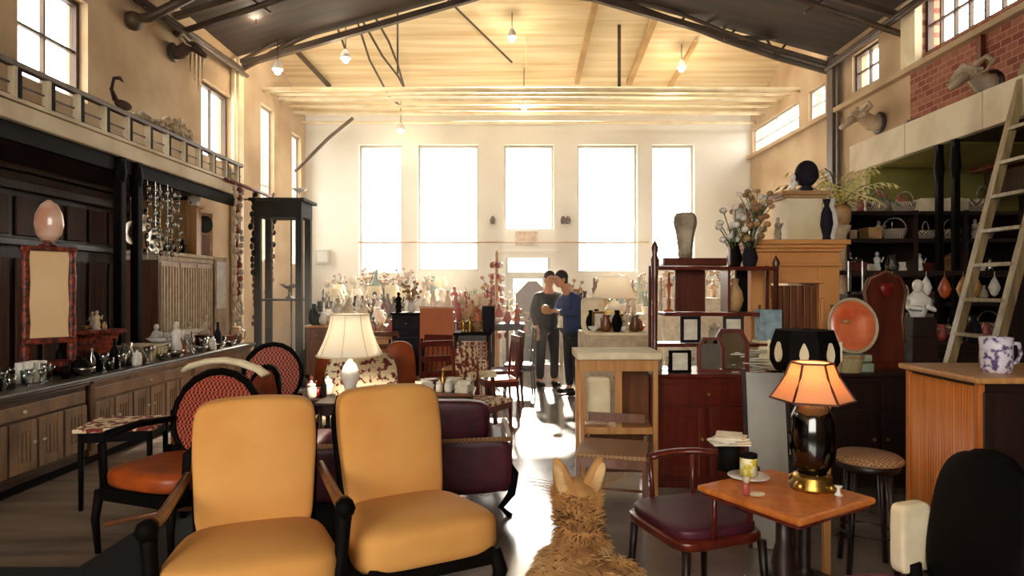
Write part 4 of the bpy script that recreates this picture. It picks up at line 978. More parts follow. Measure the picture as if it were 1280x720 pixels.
# hanging bead garlands at the left column
cols = ['bone','red','white','black','red','bone','white','pink','black']
for i in range(9):
    x, y = -3.98-.05*(i%3), 9.2+.21*i
    ln = [2.0,1.7,2.2,1.4,2.1,1.8,1.9,1.6,1.3][i]
    mb = MB().tube([(0,0,0),(0,0,-ln)], .006, 4)
    for k in range(int(ln/.1)): mb.ell(rr.uniform(-.03,.03),rr.uniform(-.03,.03),-.06-.1*k,.022+.03*rr.random(),.03,.04+.02*rr.random(),6,5)
    z = 3.0
    rack_item('bead_garland', f'long string of {MN[cols[i]]} beads hanging beside the black display case, '+['first','second','third','fourth','fifth','sixth','seventh','eighth','ninth'][i]+' from the camera', (x, y, z), mb, M[cols[i]], 'garland', 'bead strings hanging beside the black display case')
o = MB().tube([(-4.03,9.0,3.03),(-4.03,11.1,3.03)], .03, 6).tube([(-4.85,9.05,3.03),(-4.0,9.05,3.03)], .02, 5).tube([(-4.85,11.05,3.03),(-4.0,11.05,3.03)], .02, 5).build('garland_rail', M['redmarble']); tag(o, 'red rail near the left wall with bead strings hanging from it', 'rail')
# tall black display case
t = thing('display_case', 'tall black display case with a heavy cornice near the far left corner', 'display case', (-3.62, 10.15, 0))
for x in (-.32,.32):
    for y in (-.22,.22): MB().box(x,y,0,.095,.095,2.62).build('post', M['black'], t, .006)
MB().box(0,0,2.6,.74,.56,.24).box(0,0,2.84,.86,.68,.05).build('cornice', M['black'], t, .012); MB().box(0,0,0,.7,.5,.5).build('base_cabinet', M['black'], t, .01)
MB().box(0,0,1.3,.62,.46,.03).build('shelf', M['black'], t); MB().box(0,-.22,.5,.56,.006,2.1).build('glass_front', GLASS, t); MB().box(-.2,-.0,.5,.02,.02,2.1).box(.12,-.0,.5,.02,.02,2.1).build('mullion', M['black'], t)
item('footed_bowl','silver',(-3.52,10.12,1.33),'',sc=1.6,label='silver footed bowl on the middle shelf of the black display case')
item('footed_bowl','white',(-3.35,10.1,2.89),'',sc=1.2,label='white footed bowl on top of the black display case')
item('figurine','bone',(-3.8,10.2,2.89),'',sc=.6,label='bone coloured figurine on top of the black display case')
# left wall trophies
def trophy(label, loc, rz, m, horn, ln=.3, s=1, maneh=0):
    t = thing('animal_trophy', label, 'trophy', loc, rz)
    MB().lathe([(.16*s,0),(.17*s,.03),(.12*s,.04)], n=18, rot=(RD(90),0,0)).build('shield', M['darkwood'], t)
    MB().tube([(0,0,0),(0,-.15*s,.0),(0,-.28*s,.1*s),(0,-.36*s,.12*s)], [.13*s,.12*s,.1*s,.09*s], 10).ell(0,-.36*s,.1*s,.085*s,.12*s,.09*s).tube([(0,-.4*s,.08*s),(0,-.55*s,-.04*s),(0,-.6*s,-.08*s)], [.075*s,.05*s,.035*s], 10).build('head', m, t)
    for q in (-1,1):
        MB().tube([(q*.05*s,-.33*s,.17*s),(q*.16*s,-.26*s,.26*s),(q*.26*s,-.28*s,.18*s),(q*.27*s,-.38*s,.05*s),(q*.2*s,-.44*s,.03*s)], [.035*s,.034*s,.028*s,.018*s,.006*s], 8).build('horn', horn, t)
        MB().ell(q*.11*s,-.31*s,.12*s,.06*s,.02*s,.025*s,8,6).build('ear', m, t)
    return t
trophy('dark horned animal head mounted high on the left wall under the roof pipes', (XL+.02, 9.1, 4.85), RD(90), M['furdark'], M['bone'], s=.8)
for i in range(4):
    o = MB().tube([(0,0,0),(.01,0,-.2),(0,.01,-.5-.1*(i%3))], [.02,.025,.008], 5).build('hanging_fibre', M['bone'], loc=(XL+.1, 9.45+.12*i, 5.2)); tag(o, 'thin strand of dry fibre dangling from the left roof pipe', 'strand', 'dry strands dangling from the left roof pipe')
trophy('bleached ram skull trophy with curled horns on the right wall above the mezzanine', (XR-.02, 9.7, 4.0), RD(-90), M['bone'], M['bone'], s=1.0)
trophy('pale ram head trophy hanging at the top right edge of the picture', (XR-.3, 7.05, 3.75), RD(-80), M['bone'], M['bone'], s=.9)
# driftwood creature and vine on the balcony rail
t = thing('driftwood_heron', 'small driftwood bird with a curved neck perched on the balcony rail', 'ornament', (XBAL, 6.75, 3.37), RD(80))
MB().ell(0,0,.06,.12,.04,.05).build('body', M['furdark'], t); MB().tube([(-.1,0,.08),(-.16,0,.18),(-.13,0,.3),(-.05,0,.33),(.0,0,.3)], [.03,.02,.018,.022,.006], 6).build('neck', M['furdark'], t)
mb = MB()
for k in range(150):
    y, z = rr.uniform(-.55,.6), 0; h = .05+.14*max(0, 1-((y-.25)/.4)**2)
    mb.ell(rr.uniform(-.06,.06), y, rr.uniform(0,h), .03, .02, .022, 5, 4, (rr.uniform(0,3),0,rr.uniform(0,3)))
mb.tube([(0,-.6,.01),(0,0,.03),(0,.65,.01)], .015, 5)
o = mb.build('dried_vine', M['bone'], loc=(XBAL, 7.55, 3.38)); tag(o, 'clump of dried flowers and vine lying along the balcony rail', 'dried flowers')
t = thing('wicker_creature', 'dark crouching animal figure lying on the mezzanine edge by the brick wall', 'ornament', (XM+.3, 7.3, 3.08), RD(80))
MB().tube([(-.35,0,.1),(-.15,0,.22),(.1,0,.25),(.3,0,.14)], [.08,.14,.15,.08], 10).ell(-.4,0,.14,.1,.08,.08).build('body', M['furdark'], t)
for x in (-.25,.2): MB().tube([(x,.08,.15),(x-.05,.1,0)], .03, 6).build('leg', M['furdark'], t); MB().tube([(x,-.08,.15),(x-.05,-.1,0)], .03, 6).build('leg', M['furdark'], t)

t = thing('pale_panel', 'narrow pale blue-white mirror panel standing beside the brown cupboard', 'mirror', (-4.3, 9.42, 0), RD(75))
MB().box(0,0,0,.26,.04,1.95).build('frame', M['bone'], t, .005); MB().box(0,-.025,1.2,.2,.01,.68).build('glass', M['white'], t)
# ================================================================ RIGHT SIDE
# ladder leaning on the mezzanine
t = thing('ladder', 'pale wooden step ladder leaning against the right mezzanine', 'ladder', (0,0,0))
LA, LB = (3.5, 0), (4.27, 2.95)
for y in (4.98, 5.45):
    MB().tube([(LA[0], y, 0), (LB[0]+.12, y, 3.42)], .046, 4).build('rail', M['ladderwood'], t)
for k in range(10):
    f = (k+.8)/10.2; MB().box(LA[0]+.77*f, 5.215, 2.95*f, .09, .42, .028).build('rung', M['ladderwood'], t)
# tall shelving facing us behind the dresser
t = thing('shelving', 'wide almost black shelving unit under the right mezzanine', 'shelves', (4.62, 7.2, 0))
for x in (-.95,-.2,.35,.95): MB().box(x,0,0,.05,.4,2.35).build('upright', M['darkwood'], t)
for z in (.1,.5,.95,1.3,1.62,2.0,2.3): MB().box(0,-.0,z,1.92,.42,.04).build('shelf', M['darkwood'], t)
MB().box(0,.2,0,1.92,.02,2.35).build('back_panel', M['blackm'], t)
def onshelf(z, spec, seed, w, x0=3.72, x1=5.5): scatter('on the '+w+' shelf of the black shelving', (x0, x1, 7.02, 7.38), z, spec, seed, .9)
onshelf(2.34, [('box','creamcloth',4,1.3),('basket','wicker',3,1.1),('bottle','white',3,1.2),('figurine','white',3,1.2),('book_stack','paper',3,1.3),('drum','red',2,1.1),('figurine','pink',3,1.1),('plate','terracotta',3,1.3)], 21, 'topmost')
onshelf(2.04, [('basket','wicker',4,.85),('figurine','stone',4,.8),('box','tan',3,1.1),('bottle','silver',3,.9)], 22, 'second')
onshelf(1.66, [('book_stack','paper',3,1.2),('mantel_clock','tan',2,1),('figurine','white',3,.9),('box','redwood',2,1.2),('jug','silver',2,1)], 23, 'third')
onshelf(1.34, [('jar','tan',3,1),('vase','bone',3,.9),('box','midwood',2,1)], 24, 'fourth')
onshelf(.99, [('jug','bone',3,1.1),('basket','wicker',2,1),('figurine','bone',3,1)], 25, 'fifth')
# row of teardrop glass ornaments hanging from a rail
RY = 5.9
o = MB().box(3.8,RY,1.62,1.7,.05,.04).box(2.98,RY,0,.05,.05,1.66).box(4.62,RY,0,.05,.05,1.66).build('ornament_rack', M['darkwood']); tag(o, 'dark rail on two posts from which teardrop ornaments hang, right side', 'rack')
for i, (px, m, s) in enumerate([(1091,'pink',1.1),(1113,'creamcloth',1.2),(1155,'white',.9),(1178,'orangeleather',1),(1201,'honey',1),(1217,'honey',.9),(1240,'white',.9)]):
    x = (px-640)*RY/F
    mb = MB().lathe([(0,-.22*s),(.03*s,-.2*s),(.055*s,-.13*s),(.03*s,-.06*s),(.008,-.02),(0,0)], n=12).tube([(0,0,-.02),(0,0,.03)], .004, 4)
    q = mb.build('teardrop_ornament', M[m], loc=(x,RY-.03,1.62)); tag(q, f'{MN[m]} teardrop ornament hanging under the dark rail, '+['first','second','third','fourth','fifth','sixth','seventh'][i]+' from the left', 'ornament', 'teardrop ornaments under the dark rail')
# low dark counter under that rail
cabinet('cabinet', 'low black counter behind the tambour cupboard, crowded with ornaments', (4.12, 6.2, 0), 0, 1.3, .44, .98, M['darkwood'], 3, 0)
scatter('on the low black counter behind the tambour cupboard', (3.5,4.72,6.02,6.38), .98, [('figurine','bone',5,1),('vase','charcoal',4,1),('footed_bowl','bone',3,1),('jug','pink',3,.9),('candlestick','silver',3,.9),('bowl','bone',3,.9)], 31)
# white statue and basket
t = thing('statue', 'white plaster bust with folded arms on a dark block beside the red hall stand', 'statue', (3.36, 5.3, 0))
MB().box(0,0,0,.22,.2,1.1).box(0,0,1.1,.2,.18,.16).build('block', M['darkwood'], t, .006)
MB().lathe([(.06,1.26),(.07,1.3),(.105,1.36),(.11,1.41),(.05,1.455),(.032,1.48)], n=14, sc=(1,.65)).ell(0,0,1.52,.04,.045,.052).tube([(-.1,-.02,1.4),(-.11,-.05,1.34),(-.02,-.085,1.33)], .022, 6).tube([(.1,-.02,1.4),(.1,-.05,1.32),(.02,-.085,1.35)], .022, 6).build('bust', M['white'], t)
# red hall stand with arched back on the dresser
t = thing('hall_stand', 'dark red hall stand with arched top and red heart, right of the coral dish', 'hall stand', (2.97, 5.12, .86))
ar = [(-.17,0),(.17,0),(.15,.2),(.13,.4),(.16,.62),(.12,.72),(0,.77),(-.12,.72),(-.16,.62),(-.13,.4),(-.15,.2)]
MB().prism(ar, .05).build('back_board', M['deepred'], t, .008); MB().box(0,-.03,.0,.38,.12,.05).build('foot', M['deepred'], t, .006)
MB().tube([(x*1.0,-.03,z) for x, z in ar[2:]], .014, 6).build('edge_moulding', M['midwood'], t)
MB().lathe([(0,-.06),(.04,-.03),(.06,.02),(.045,.06),(.0,.05)], 0,-.045,.62,14,sc=(1,.4)).build('heart', M['red'], t)
# coral dish on pale green books
o = MB().box(0,0,0,.3,.2,.07).box(.01,0,.075,.26,.18,.055,(0,0,.15)).build('linen_stack', mat('pale_green_linen','#a9b395',.9,c2='#8d9a7c',scale=9), loc=(2.6,4.95,.86), bevel=.012); tag(o, 'pale green folded linens under the coral dish', 'linens')
t = thing('decorative_dish', 'big coral red glass dish with a cream rim standing on the black dresser', 'dish', (2.66, 5.0, 1.0), RD(-8))
MB().lathe([(0,.0),(.12,.006),(.17,.03),(.165,.04),(.1,.02),(0,.015)], 0,.03,.2,28,(RD(80),0,0),sc=(1.0,1.2)).build('dish_face', M['terracotta'], t)
q = MB().lathe([(.168,.03),(.19,.04),(.186,.05),(.166,.042),(.168,.03)], 0,.032,.2,28,(RD(80),0,0),sc=(1.0,1.17),cap=False); q.build('rim', M['bone'], t)
MB().ell(-.05,-.01,.24,.035,.012,.02).build('boss', M['honey'], t); MB().box(0,.05,.0,.16,.1,.02).tube([(0,.09,.0),(0,.07,.2)], .01, 5).build('easel', M['darkwood'], t)
t = thing('cup_basket', 'small cream woven basket on the left end of the black dresser', 'basket', (2.56, 4.86, .862))
MB().open_lathe([(.075,0),(.09,.06),(.1,.12)], n=18).lathe([(0,.006),(.075,.006)], n=18).build('basket_body', mat('cream_wicker','#cdbb8b',.8,c2='#a8935f',scale=40,kind='wave',bump=.4), t); MB().tube([(.1*cos(a),.1*sin(a),.12) for a in [2*pi*k/18 for k in range(19)]], .008, 6).build('basket_rim', M['honey'], t)
o = MB().box(0,0,0,.02,.02,.3).box(.12,0,0,.02,.02,.3).box(.06,0,.28,.14,.02,.02).box(.06,0,0,.14,.02,.02).build('silver_frame', M['silver'], loc=(2.93,5.55,1.4)); 
o.location = (2.9,5.5,1.45)
tag(o, 'thin silver open frame beyond the peach fireplace, above the coral dish', 'frame')
t = thing('display_plinth', 'dark plinth behind the coral dish carrying the silver frame', 'plinth', (2.96,5.5,0)); MB().box(0,0,0,.24,.2,1.42).build('shaft', M['darkwood'], t, .006); MB().box(0,0,1.42,.28,.24,.03).build('cap', M['darkwood'], t, .004)
# palm on a tall urn stand
t = thing('potted_palm', 'pale yellow palm spreading its fronds from a tall urn stand right of the fireplace', 'palm', (3.16, 6.15, .0))
MB().lathe([(.16,0),(.14,.05),(.06,.1),(.05,2.0),(.08,2.05),(.09,2.1)], n=14).build('stand', M['bone'], t); MB().lathe([(.06,2.1),(.09,2.15),(.09,2.25),(.07,2.3),(0,2.29)], n=14).build('pot', M['tan'], t)
rr = random.Random(9)
for k in range(20):
    a, e = 2*pi*k/20*3.1, rr.uniform(.35,1.35); l = rr.uniform(.45,.75)
    pts = [(cos(a)*cos(e)*l*f, sin(a)*cos(e)*l*f, 2.3+l*1.25*f*sin(e)-.32*f*f) for f in (0,.25,.5,.75,1)]
    mb = MB().tube(pts, [.008,.007,.006,.004,.002], 4)
    for j in range(1, 5):
        for q in (-1,1):
            for h in (0,.5):
                f = min(j-h, 4); i0 = int(f) if f < 4 else 3; p0, p1 = pts[i0], pts[i0+1]; u = f-i0
                p = [p0[c]+(p1[c]-p0[c])*u for c in range(3)]; ll = .16*(1.1-f/5)
                e_ = (p[0]-sin(a)*q*ll+cos(a)*.04, p[1]+cos(a)*q*ll+sin(a)*.04, p[2]-.05); md = tuple((p[c]+e_[c])/2 for c in range(3))
                mb.tube([tuple(p), md, e_], [.003,.014,.002], 4, sc=.3)
    mb.build('frond', M['yellowleaf'] if k % 4 else M['green'], t)
# whatnot shelf wares
t = thing('stone_urn', 'tall pale stone urn silhouetted against the back window on the red display shelf', 'urn', (1.38, 5.1, 1.736))
MB().lathe([(.05,0),(.06,.03),(.055,.06),(.075,.2),(.095,.28),(.09,.33),(.07,.36),(0,.365)], n=6, flat=True).build('urn_body', M['stone'], t)
Z1 = .86
item('bouquet','black',(1.78,5.12,Z1+.81),'',rz=0,sc=1.15,sec=['green','white'],label='vase of white flowers in a black pot on top of the red display shelf')
item('bouquet','charcoal',(1.93,5.2,Z1+.81),'',rz=1,sc=1.2,sec=['green','tan'],label='loose bouquet with tan blooms beside the fireplace corner')
item('candlestick','orangeleather',(1.24,5.06,Z1+.451),'',sc=.85,label='orange candlestick at the left of the red display shelf, middle level') .location.z = Z1+.451
item('vase','tan',(1.76,5.05,Z1+.45),'',sc=1.1,label='tan urn on the middle level of the red display shelf, right side')
item('jar','stone',(1.6,5.05,Z1+.21),'',sc=.9,label='carved stone jar on the lowest level of the red display shelf')
item('picture_frame','charcoal',(1.4,5.02,Z1+.21),'',rz=.1,sc=.8,label='charcoal picture frame on the lowest level of the red display shelf')
item('picture_frame','darkwood',(1.75,5.06,Z1+.21),'',rz=-.1,sc=.8,label='dark wooden picture frame on the lowest level of the red display shelf')
# mantel-shaped frames and papers on the red cabinet
for i, (x, y, w, h, lb) in enumerate([(1.5,4.83,.2,.27,'house-shaped dark wooden mirror frame on the red cabinet, left one'),(1.66,4.86,.26,.33,'house-shaped dark wooden mirror frame on the red cabinet, right and larger one')]):
    t = thing('framed_mirror', lb, 'mirror', (x, y, Z1), RD(-8))
    pl = [(-w/2,0),(w/2,0),(w/2,h*.7),(w*.3,h),(-w*.3,h),(-w/2,h*.7)]; pi_ = [(x_*.76, .03+z_*.82) for x_, z_ in pl]
    n = len(pl); vs = [(a, -.03, b) for a, b in pl]+[(a, -.03, b) for a, b in pi_]+[(a, .03, b) for a, b in pl]+[(a, .03, b) for a, b in pi_]
    fs = []
    for k in range(n):
        k2 = (k+1) % n; fs += [(k,k2,n+k2,n+k),(2*n+k2,2*n+k,3*n+k,3*n+k2),(k2,k,2*n+k,2*n+k2),(n+k,n+k2,3*n+k2,3*n+k)]
    MB().add(vs, fs).build('frame', M['redwood'], t); MB().prism(pi_, .006, (0,.0,0)).build('glass', M['mirror'], t)
    MB().box(0,.06,0,.08,.06,.02).build('foot', M['redwood'], t)
item('picture_frame','black',(1.27,4.84,Z1),'',rz=.05,sc=(.85,.85,.65),label='low black picture frame at the left end of the red cabinet')
scatter('on the left end of the red cabinet', (1.08,1.4,4.9,4.98), Z1, [('jar','white',2,.6),('figurine','bone',3,.6),('bottle','clear',2,.7)], 41)
mb = MB(); rr = random.Random(4)
for k in range(16): mb.box(rr.uniform(-.1,.1), rr.uniform(-.05,.05), .006+k*.011, .2-.004*k, .14, .008, (rr.uniform(-.05,.05),rr.uniform(-.05,.05),rr.uniform(0,3)))
o = mb.build('paper_heap', M['paper'], loc=(1.84,4.93,Z1)); o.scale = (1.3,.9,.9); tag(o, 'heap of pale papers and lace at the right end of the red cabinet', 'papers', kind='stuff')
o = MB().box(0,0,0,.2,.16,.2).box(0,0,.2,.19,.15,.03).build('box', M['creamcloth'], loc=(1.93,5.0+.0,Z1+.215), bevel=.005); 
o.location = (2.02,5.06,Z1); tag(o, 'cream box under the blue box beside the fireplace', 'box')
o = MB().box(0,0,0,.17,.12,.24).build('box', mat('pale_blue_print','#9fb3b8',.6,c2='#6d8791',scale=14), loc=(2.02,5.05,Z1+.23), bevel=.004); tag(o, 'pale blue printed box leaning by the left side of the fireplace', 'box')
# on the mantel shelf
zm = 1.9
item('bouquet','white',(2.02,5.3,zm),'',sc=1.0,sec=['green','tan'],label='white vase of tan flowers at the left end of the fireplace shelf')
item('bouquet','tan',(2.1,5.55,zm),'',sc=1.1,sec=['green','white'],label='tan vase of white blossoms behind the tan flowers on the fireplace')
item('figurine','stone',(2.2,5.3,zm),'',sc=.7,label='small stone figure at the left of the cream pedestal on the fireplace')
item('tall_vase','charcoal',(2.63,5.35,zm),'',sc=.95,label='charcoal tall vase right of the cream pedestal on the fireplace')
item('tall_vase','white',(2.72,5.45,zm),'',sc=1.0,label='white tall vase at the right end of the fireplace shelf')
item('bust','white',(2.33,5.3,2.315),'',sc=.5,label='tiny white bust beside the dark head on the pedestal cap')
# items beyond the fireplace along the right wall
cabinet('cabinet', 'pale cupboard along the right wall beyond the fireplace', (4.9, 9.9, 0), RD(-90), 1.8, .6, 1.5, M['bone'], 3, 0)
scatter('on the pale cupboard by the right wall', (4.65,5.1,9.1,10.7), 1.5, [('tall_vase','white',6,1.4),('bouquet','white',5,1.6),('figurine','bone',6,1.5),('candlestick','brass',5,1.5),('bust','white',3,1.8),('potted_plant','tan',3,1.8)], 51)
cabinet('cabinet', 'pale dresser along the right wall near the back corner', (5.2, 12.6, 0), RD(-90), 2.4, .5, 1.7, M['bone'], 3, 0)
scatter('on the pale dresser near the back right corner', (5.0,5.4,11.5,13.7), 1.7, [('tall_vase','tan',6,1.5),('bouquet','tan',6,1.8),('figurine','stone',6,1.6),('candlestick','brass',6,1.5)], 52)

# ================================================================ MIDDLE, LEFT OF THE AISLE
def table_at(name, label, px0, px1, d, h, m, top=None, dep=.5, cat='table', cab=False, doors=3, drawers=0, rz=0):
    x0, x1 = (px0-640)*d/F, (px1-640)*d/F
    if cab: return cabinet(name, label, ((x0+x1)/2, d+dep/2, 0), rz, x1-x0, dep, h, M[m], doors, drawers, M[top or m], cat)
    return side_table(name, label, ((x0+x1)/2, d+dep/2, 0), rz, x1-x0, dep, h, M[top or m], M[m], cat, r=.028)
def rect(px0, px1, d, dep=.5): return ((px0-640)*d/F, (px1-640)*d/F, d+.03, d+dep-.03)
# behind the sofa
table_at('low_table','low dark table behind the burgundy sofa piled with books',505,592,5.45,.6,'darkwood','midwood',.4)
scatter('on the low table behind the burgundy sofa', rect(508,590,5.45,.4), .6, [('book_stack','paper',5,1.0),('bottle','brass',2,.9),('box','midwood',2,.7),('jar','white',3,.7)], 61)
table_at('low_table','small dark table with painted wares between the two mustard armchairs and the lamp',372,408,5.4,.56,'black','darkwood',.3)
scatter('on the small table between the mustard armchair backs', rect(374,406,5.4,.3), .56, [('drum','red',1,.6),('jar','white',3,.9),('figurine','pink',2,.7),('bottle','black',2,.9)], 62)
# stools and chairs by the aisle
for i, (px, d, rz, m, lb) in enumerate([(600,6.8,.1,'honey','honey wooden stool with a pale seat left of the aisle, nearer one'),(575,7.3,-.2,'honey','honey wooden stool with a pale seat half behind the nearer stool')]):
    x = (px-640)*d/F
    t = thing('stool', lb, 'stool', (x, d, 0), rz)
    MB().box(0,0,.57,.34,.34,.035).build('seat', M['creamcloth'] if i == 0 else M['honey'], t, .01)
    for a in (-1,1):
        for b in (-1,1): leg(t, [(a*.13,b*.13,.57),(a*.17,b*.17,0)], [.018,.016], M['redwood'], 6)
    MB().tube([(-.16,-.16,.2),(.16,-.16,.2)], .01, 5).tube([(-.16,.16,.25),(.16,.16,.25)], .01, 5).build('rung', M['redwood'], t)
for i, (px, d, rz, m, sm, st, w) in enumerate([(622,7.6,-1.3,'redwood','orangeleather','spindle','red wooden spindle-back chair beside the aisle, facing it'),(556,6.6,.5,'redwood','orangeleather','slat','red wooden slat-back chair left of the honey stools'),
      (648,9.0,-1.5,'darkwood','burgundy','slat','dark wooden chair pushed against the console by the aisle'),(511,7.05,.3,'black','charcoal','pad','black padded chair right of the orange velvet chair'),(536,7.6,-.4,'redwood','caneseat','spindle','red spindle-back chair in front of the upright orange board'),
      (630,8.4,-1.4,'darkwood','burgundy','spindle','dark spindle-back chair at the aisle behind the red one'),(485,8.0,.4,'midwood','caneseat','slat','brown slat-back chair behind the white lampshade'),(604,6.1,1.0,'redwood','redfloral','pad','red chair with floral padded back behind the burgundy sofa')]):
    side_chair('side_chair', w, ((px-640)*d/F, d, 0), rz, M[m], M[sm], .92, .42, 3, st)
for i, (px0, px1, d, h, m, top, dep, cab, nd, dr, lb) in enumerate([
   (383,480,9.4,.95,'midwood','honey',.5,1,4,4,'honey topped chest of drawers left of the white lampshade'),
   (395,545,11.3,.95,'darkwood','midwood',.6,0,0,0,'long dark table with crockery behind the white lampshade'),
   (470,632,13.0,1.0,'midwood','honey',.6,0,0,0,'long brown table against the back wall windows'),
   (396,470,13.3,1.0,'honey','honey',.5,1,3,0,'pale cupboard at the back wall left of the first window'),
   (490,526,8.3,1.18,'charcoal','blackm',.4,1,1,1,'narrow charcoal cabinet left of the upright orange board'),
   (566,614,7.7,.96,'darkwood','black',.45,0,0,0,'tall black-topped table hung with bead strings left of the aisle'),
   (455,492,8.4,.86,'honey','honey',.4,1,2,1,'small honey chest between the white lampshade and charcoal cabinet'),
   (566,640,10.2,.96,'redwood','midwood',.5,0,0,0,'red wooden table crowded with figurines left of the aisle'),
   (612,656,9.3,.98,'darkwood','darkwood',.4,0,0,0,'dark console table at the edge of the aisle')]):
    table_at('chest_of_drawers' if dr > 1 else 'cabinet' if cab else 'console_table', lb, px0, px1, d, h, m, top, dep, 'chest' if dr > 1 else 'cabinet' if cab else 'table', cab, nd or 2, dr)
A = 'on the honey chest of drawers'
scatter(A, rect(385,478,9.4), .95, [('bottle','charcoal',12,1.4),('jug','white',7,1.2),('figurine','bone',8,1.4),('vase','black',7,1.3),('goblet','white',8,1.3),('candlestick','white',7,1)], 71, .85)
scatter('on the long dark crockery table', rect(397,543,11.3,.6), .95, [('tall_vase','white',10,1.4),('bottle','redwood',10,1.8),('small_lamp','bone',4,1.7),('figurine','charcoal',9,1.8),('box','creamcloth',3,1.6),('candlestick','darkwood',12,1.6),('teapot','white',4,1.5),('bottle','clear',8,1.6)], 72, .8)
scatter('on the long brown table by the windows', rect(472,630,13.0,.6), 1.0, [('bouquet','teal',9,1.9),('tall_vase','silver',8,1.7),('figurine','white',9,1.7),('potted_plant','tan',6,2.0),('candlestick','brass',8,1.8),('small_lamp','white',4,1.8),('bottle','teal',8,1.8)], 73, .8)
scatter('on the pale cupboard below the grey wall box', rect(398,468,13.3), 1.0, [('small_lamp','tan',3,1.6),('jug','bone',5,1.5),('vase','redwood',6,1.5),('tall_vase','charcoal',4,1.3)], 74, .85)
scatter('on the narrow charcoal cabinet', rect(491,525,8.3,.4), 1.18, [('bouquet','white',1,.9),('bowl','white',2,1),('figurine','black',3,1)], 75)
scatter('on the small honey chest', rect(456,491,8.4,.4), .86, [('vase','pink',3,1),('jar','tan',3,1),('box','redwood',1,1),('figurine','green',2,1)], 76)
scatter('on the black-topped table hung with beads', rect(568,612,7.7,.45), .96, [('basket','tan',1,.9),('figurine','brass',3,.8),('box','midwood',1,1)], 77)
scatter('on the red table of figurines', rect(567,639,10.2), .96, [('figurine','pink',7,1.3),('figurine','bone',8,1.3),('vase','red',5,1.3),('candlestick','redwood',5,1.4),('jar','orangeleather',5,1.3),('bust','bone',3,1.4),('jug','tan',5,1.3)], 78, .85)
scatter('on the dark console by the aisle', rect(613,655,9.3,.4), .98, [('figurine','orangeleather',4,1.1),('jug','pink',3,1.1),('bowl','white',2,1.1),('candlestick','brass',3,1)], 79)
o = MB().lathe([(.075,0),(.08,.02),(.08,.3),(.07,.32),(0,.32)], n=16).build('cylinder_vase', M['charcoal'], loc=((610-640)*7.72/F, 7.85, .96)); tag(o, 'big charcoal cylinder vase at the right end of the black-topped table', 'vase')
# bead strings below the black-topped table
rr = random.Random(12)
for i in range(16):
    px = 572+i*2.4; d = 7.72; m = ['bone','silver','red','tan','white','pink'][i % 6]; ln = .35+.1*rr.random()
    mb = MB()
    for k in range(int(ln/.045)): mb.ell(rr.uniform(-.008,.008),0,-.03-.045*k,.014,.014,.02,5,4)
    mb.tube([(0,0,0),(0,0,-ln)], .003, 4)
    o = mb.build('bead_string', M[m], loc=((px-640)*d/F, d, .86)); tag(o, f'{MN[m]} bead string hanging under the black-topped table', 'bead string', f'{MN[m]} bead strings under the black-topped table')
# more crowded rows towards the back
for px0, px1, d, h, m, top, dep, cab, lb in [
   (398,498,10.3,1.02,'midwood','midwood',.45,0,'brown serving table crowded with bottles between the display case and charcoal cabinet'),
   (500,566,10.9,1.08,'darkwood','darkwood',.45,0,'dark sideboard table behind the upright orange board'),
   (396,560,14.2,1.25,'grey','bone',.5,1,'long pale cupboard standing under the first two back windows'),
   (560,628,11.9,1.1,'redwood','midwood',.45,0,'red table with potted wares left of the ornament tower'),
   (700,742,12.0,1.0,'bone','bone',.5,0,'small pale table behind the two people'),
   (745,850,14.1,1.15,'bone','grey',.5,1,'long pale cupboard below the right back windows')]:
    table_at('cabinet' if cab else 'console_table', lb, px0, px1, d, h, m, top, dep, 'cabinet' if cab else 'table', cab, 5, 0)
scatter('on the brown serving table of bottles', rect(400,496,10.3,.45), 1.02, [('bottle','darkwood',12,1.5),('bottle','clear',7,1.5),('goblet','silver',9,1.4),('figurine','white',7,1.4),('vase','redwood',6,1.3),('candlestick','black',7,1.2)], 101, .8)
scatter('on the dark table behind the orange board', rect(502,564,10.9,.45), 1.08, [('candlestick','black',8,1.3),('tall_vase','bone',6,1.2),('figurine','white',7,1.5),('vase','charcoal',5,1.3),('bust','white',3,1.5)], 102, .8)
scatter('on the long cupboard under the left back windows', rect(398,558,14.2), 1.25, [('bouquet','bone',5,1.5),('tall_vase','teal',8,1.5),('candlestick','silver',9,1.7),('bottle','white',9,1.8),('bust','bone',4,1.8),('small_lamp','creamcloth',3,1.7)], 103, .8)
scatter('on the red table left of the ornament tower', rect(562,626,11.9,.45), 1.1, [('figurine','red',6,1.5),('jug','bone',5,1.5),('candlestick','honey',7,1.4),('vase','white',6,1.5),('bottle','pink',5,1.5)], 104, .8)
scatter('on the small pale table behind the two people', rect(702,740,12.0), 1.0, [('tall_vase','darkwood',3,1.3),('bouquet','midwood',2,1.4),('figurine','white',4,1.4)], 105, .8)
scatter('on the long pale cupboard below the right back windows', rect(747,848,14.1), 1.15, [('tall_vase','green',6,1.5),('candlestick','charcoal',8,1.9),('figurine','tan',6,1.7),('bouquet','teal',4,1.6),('bottle','tan',7,1.8)], 106, .8)
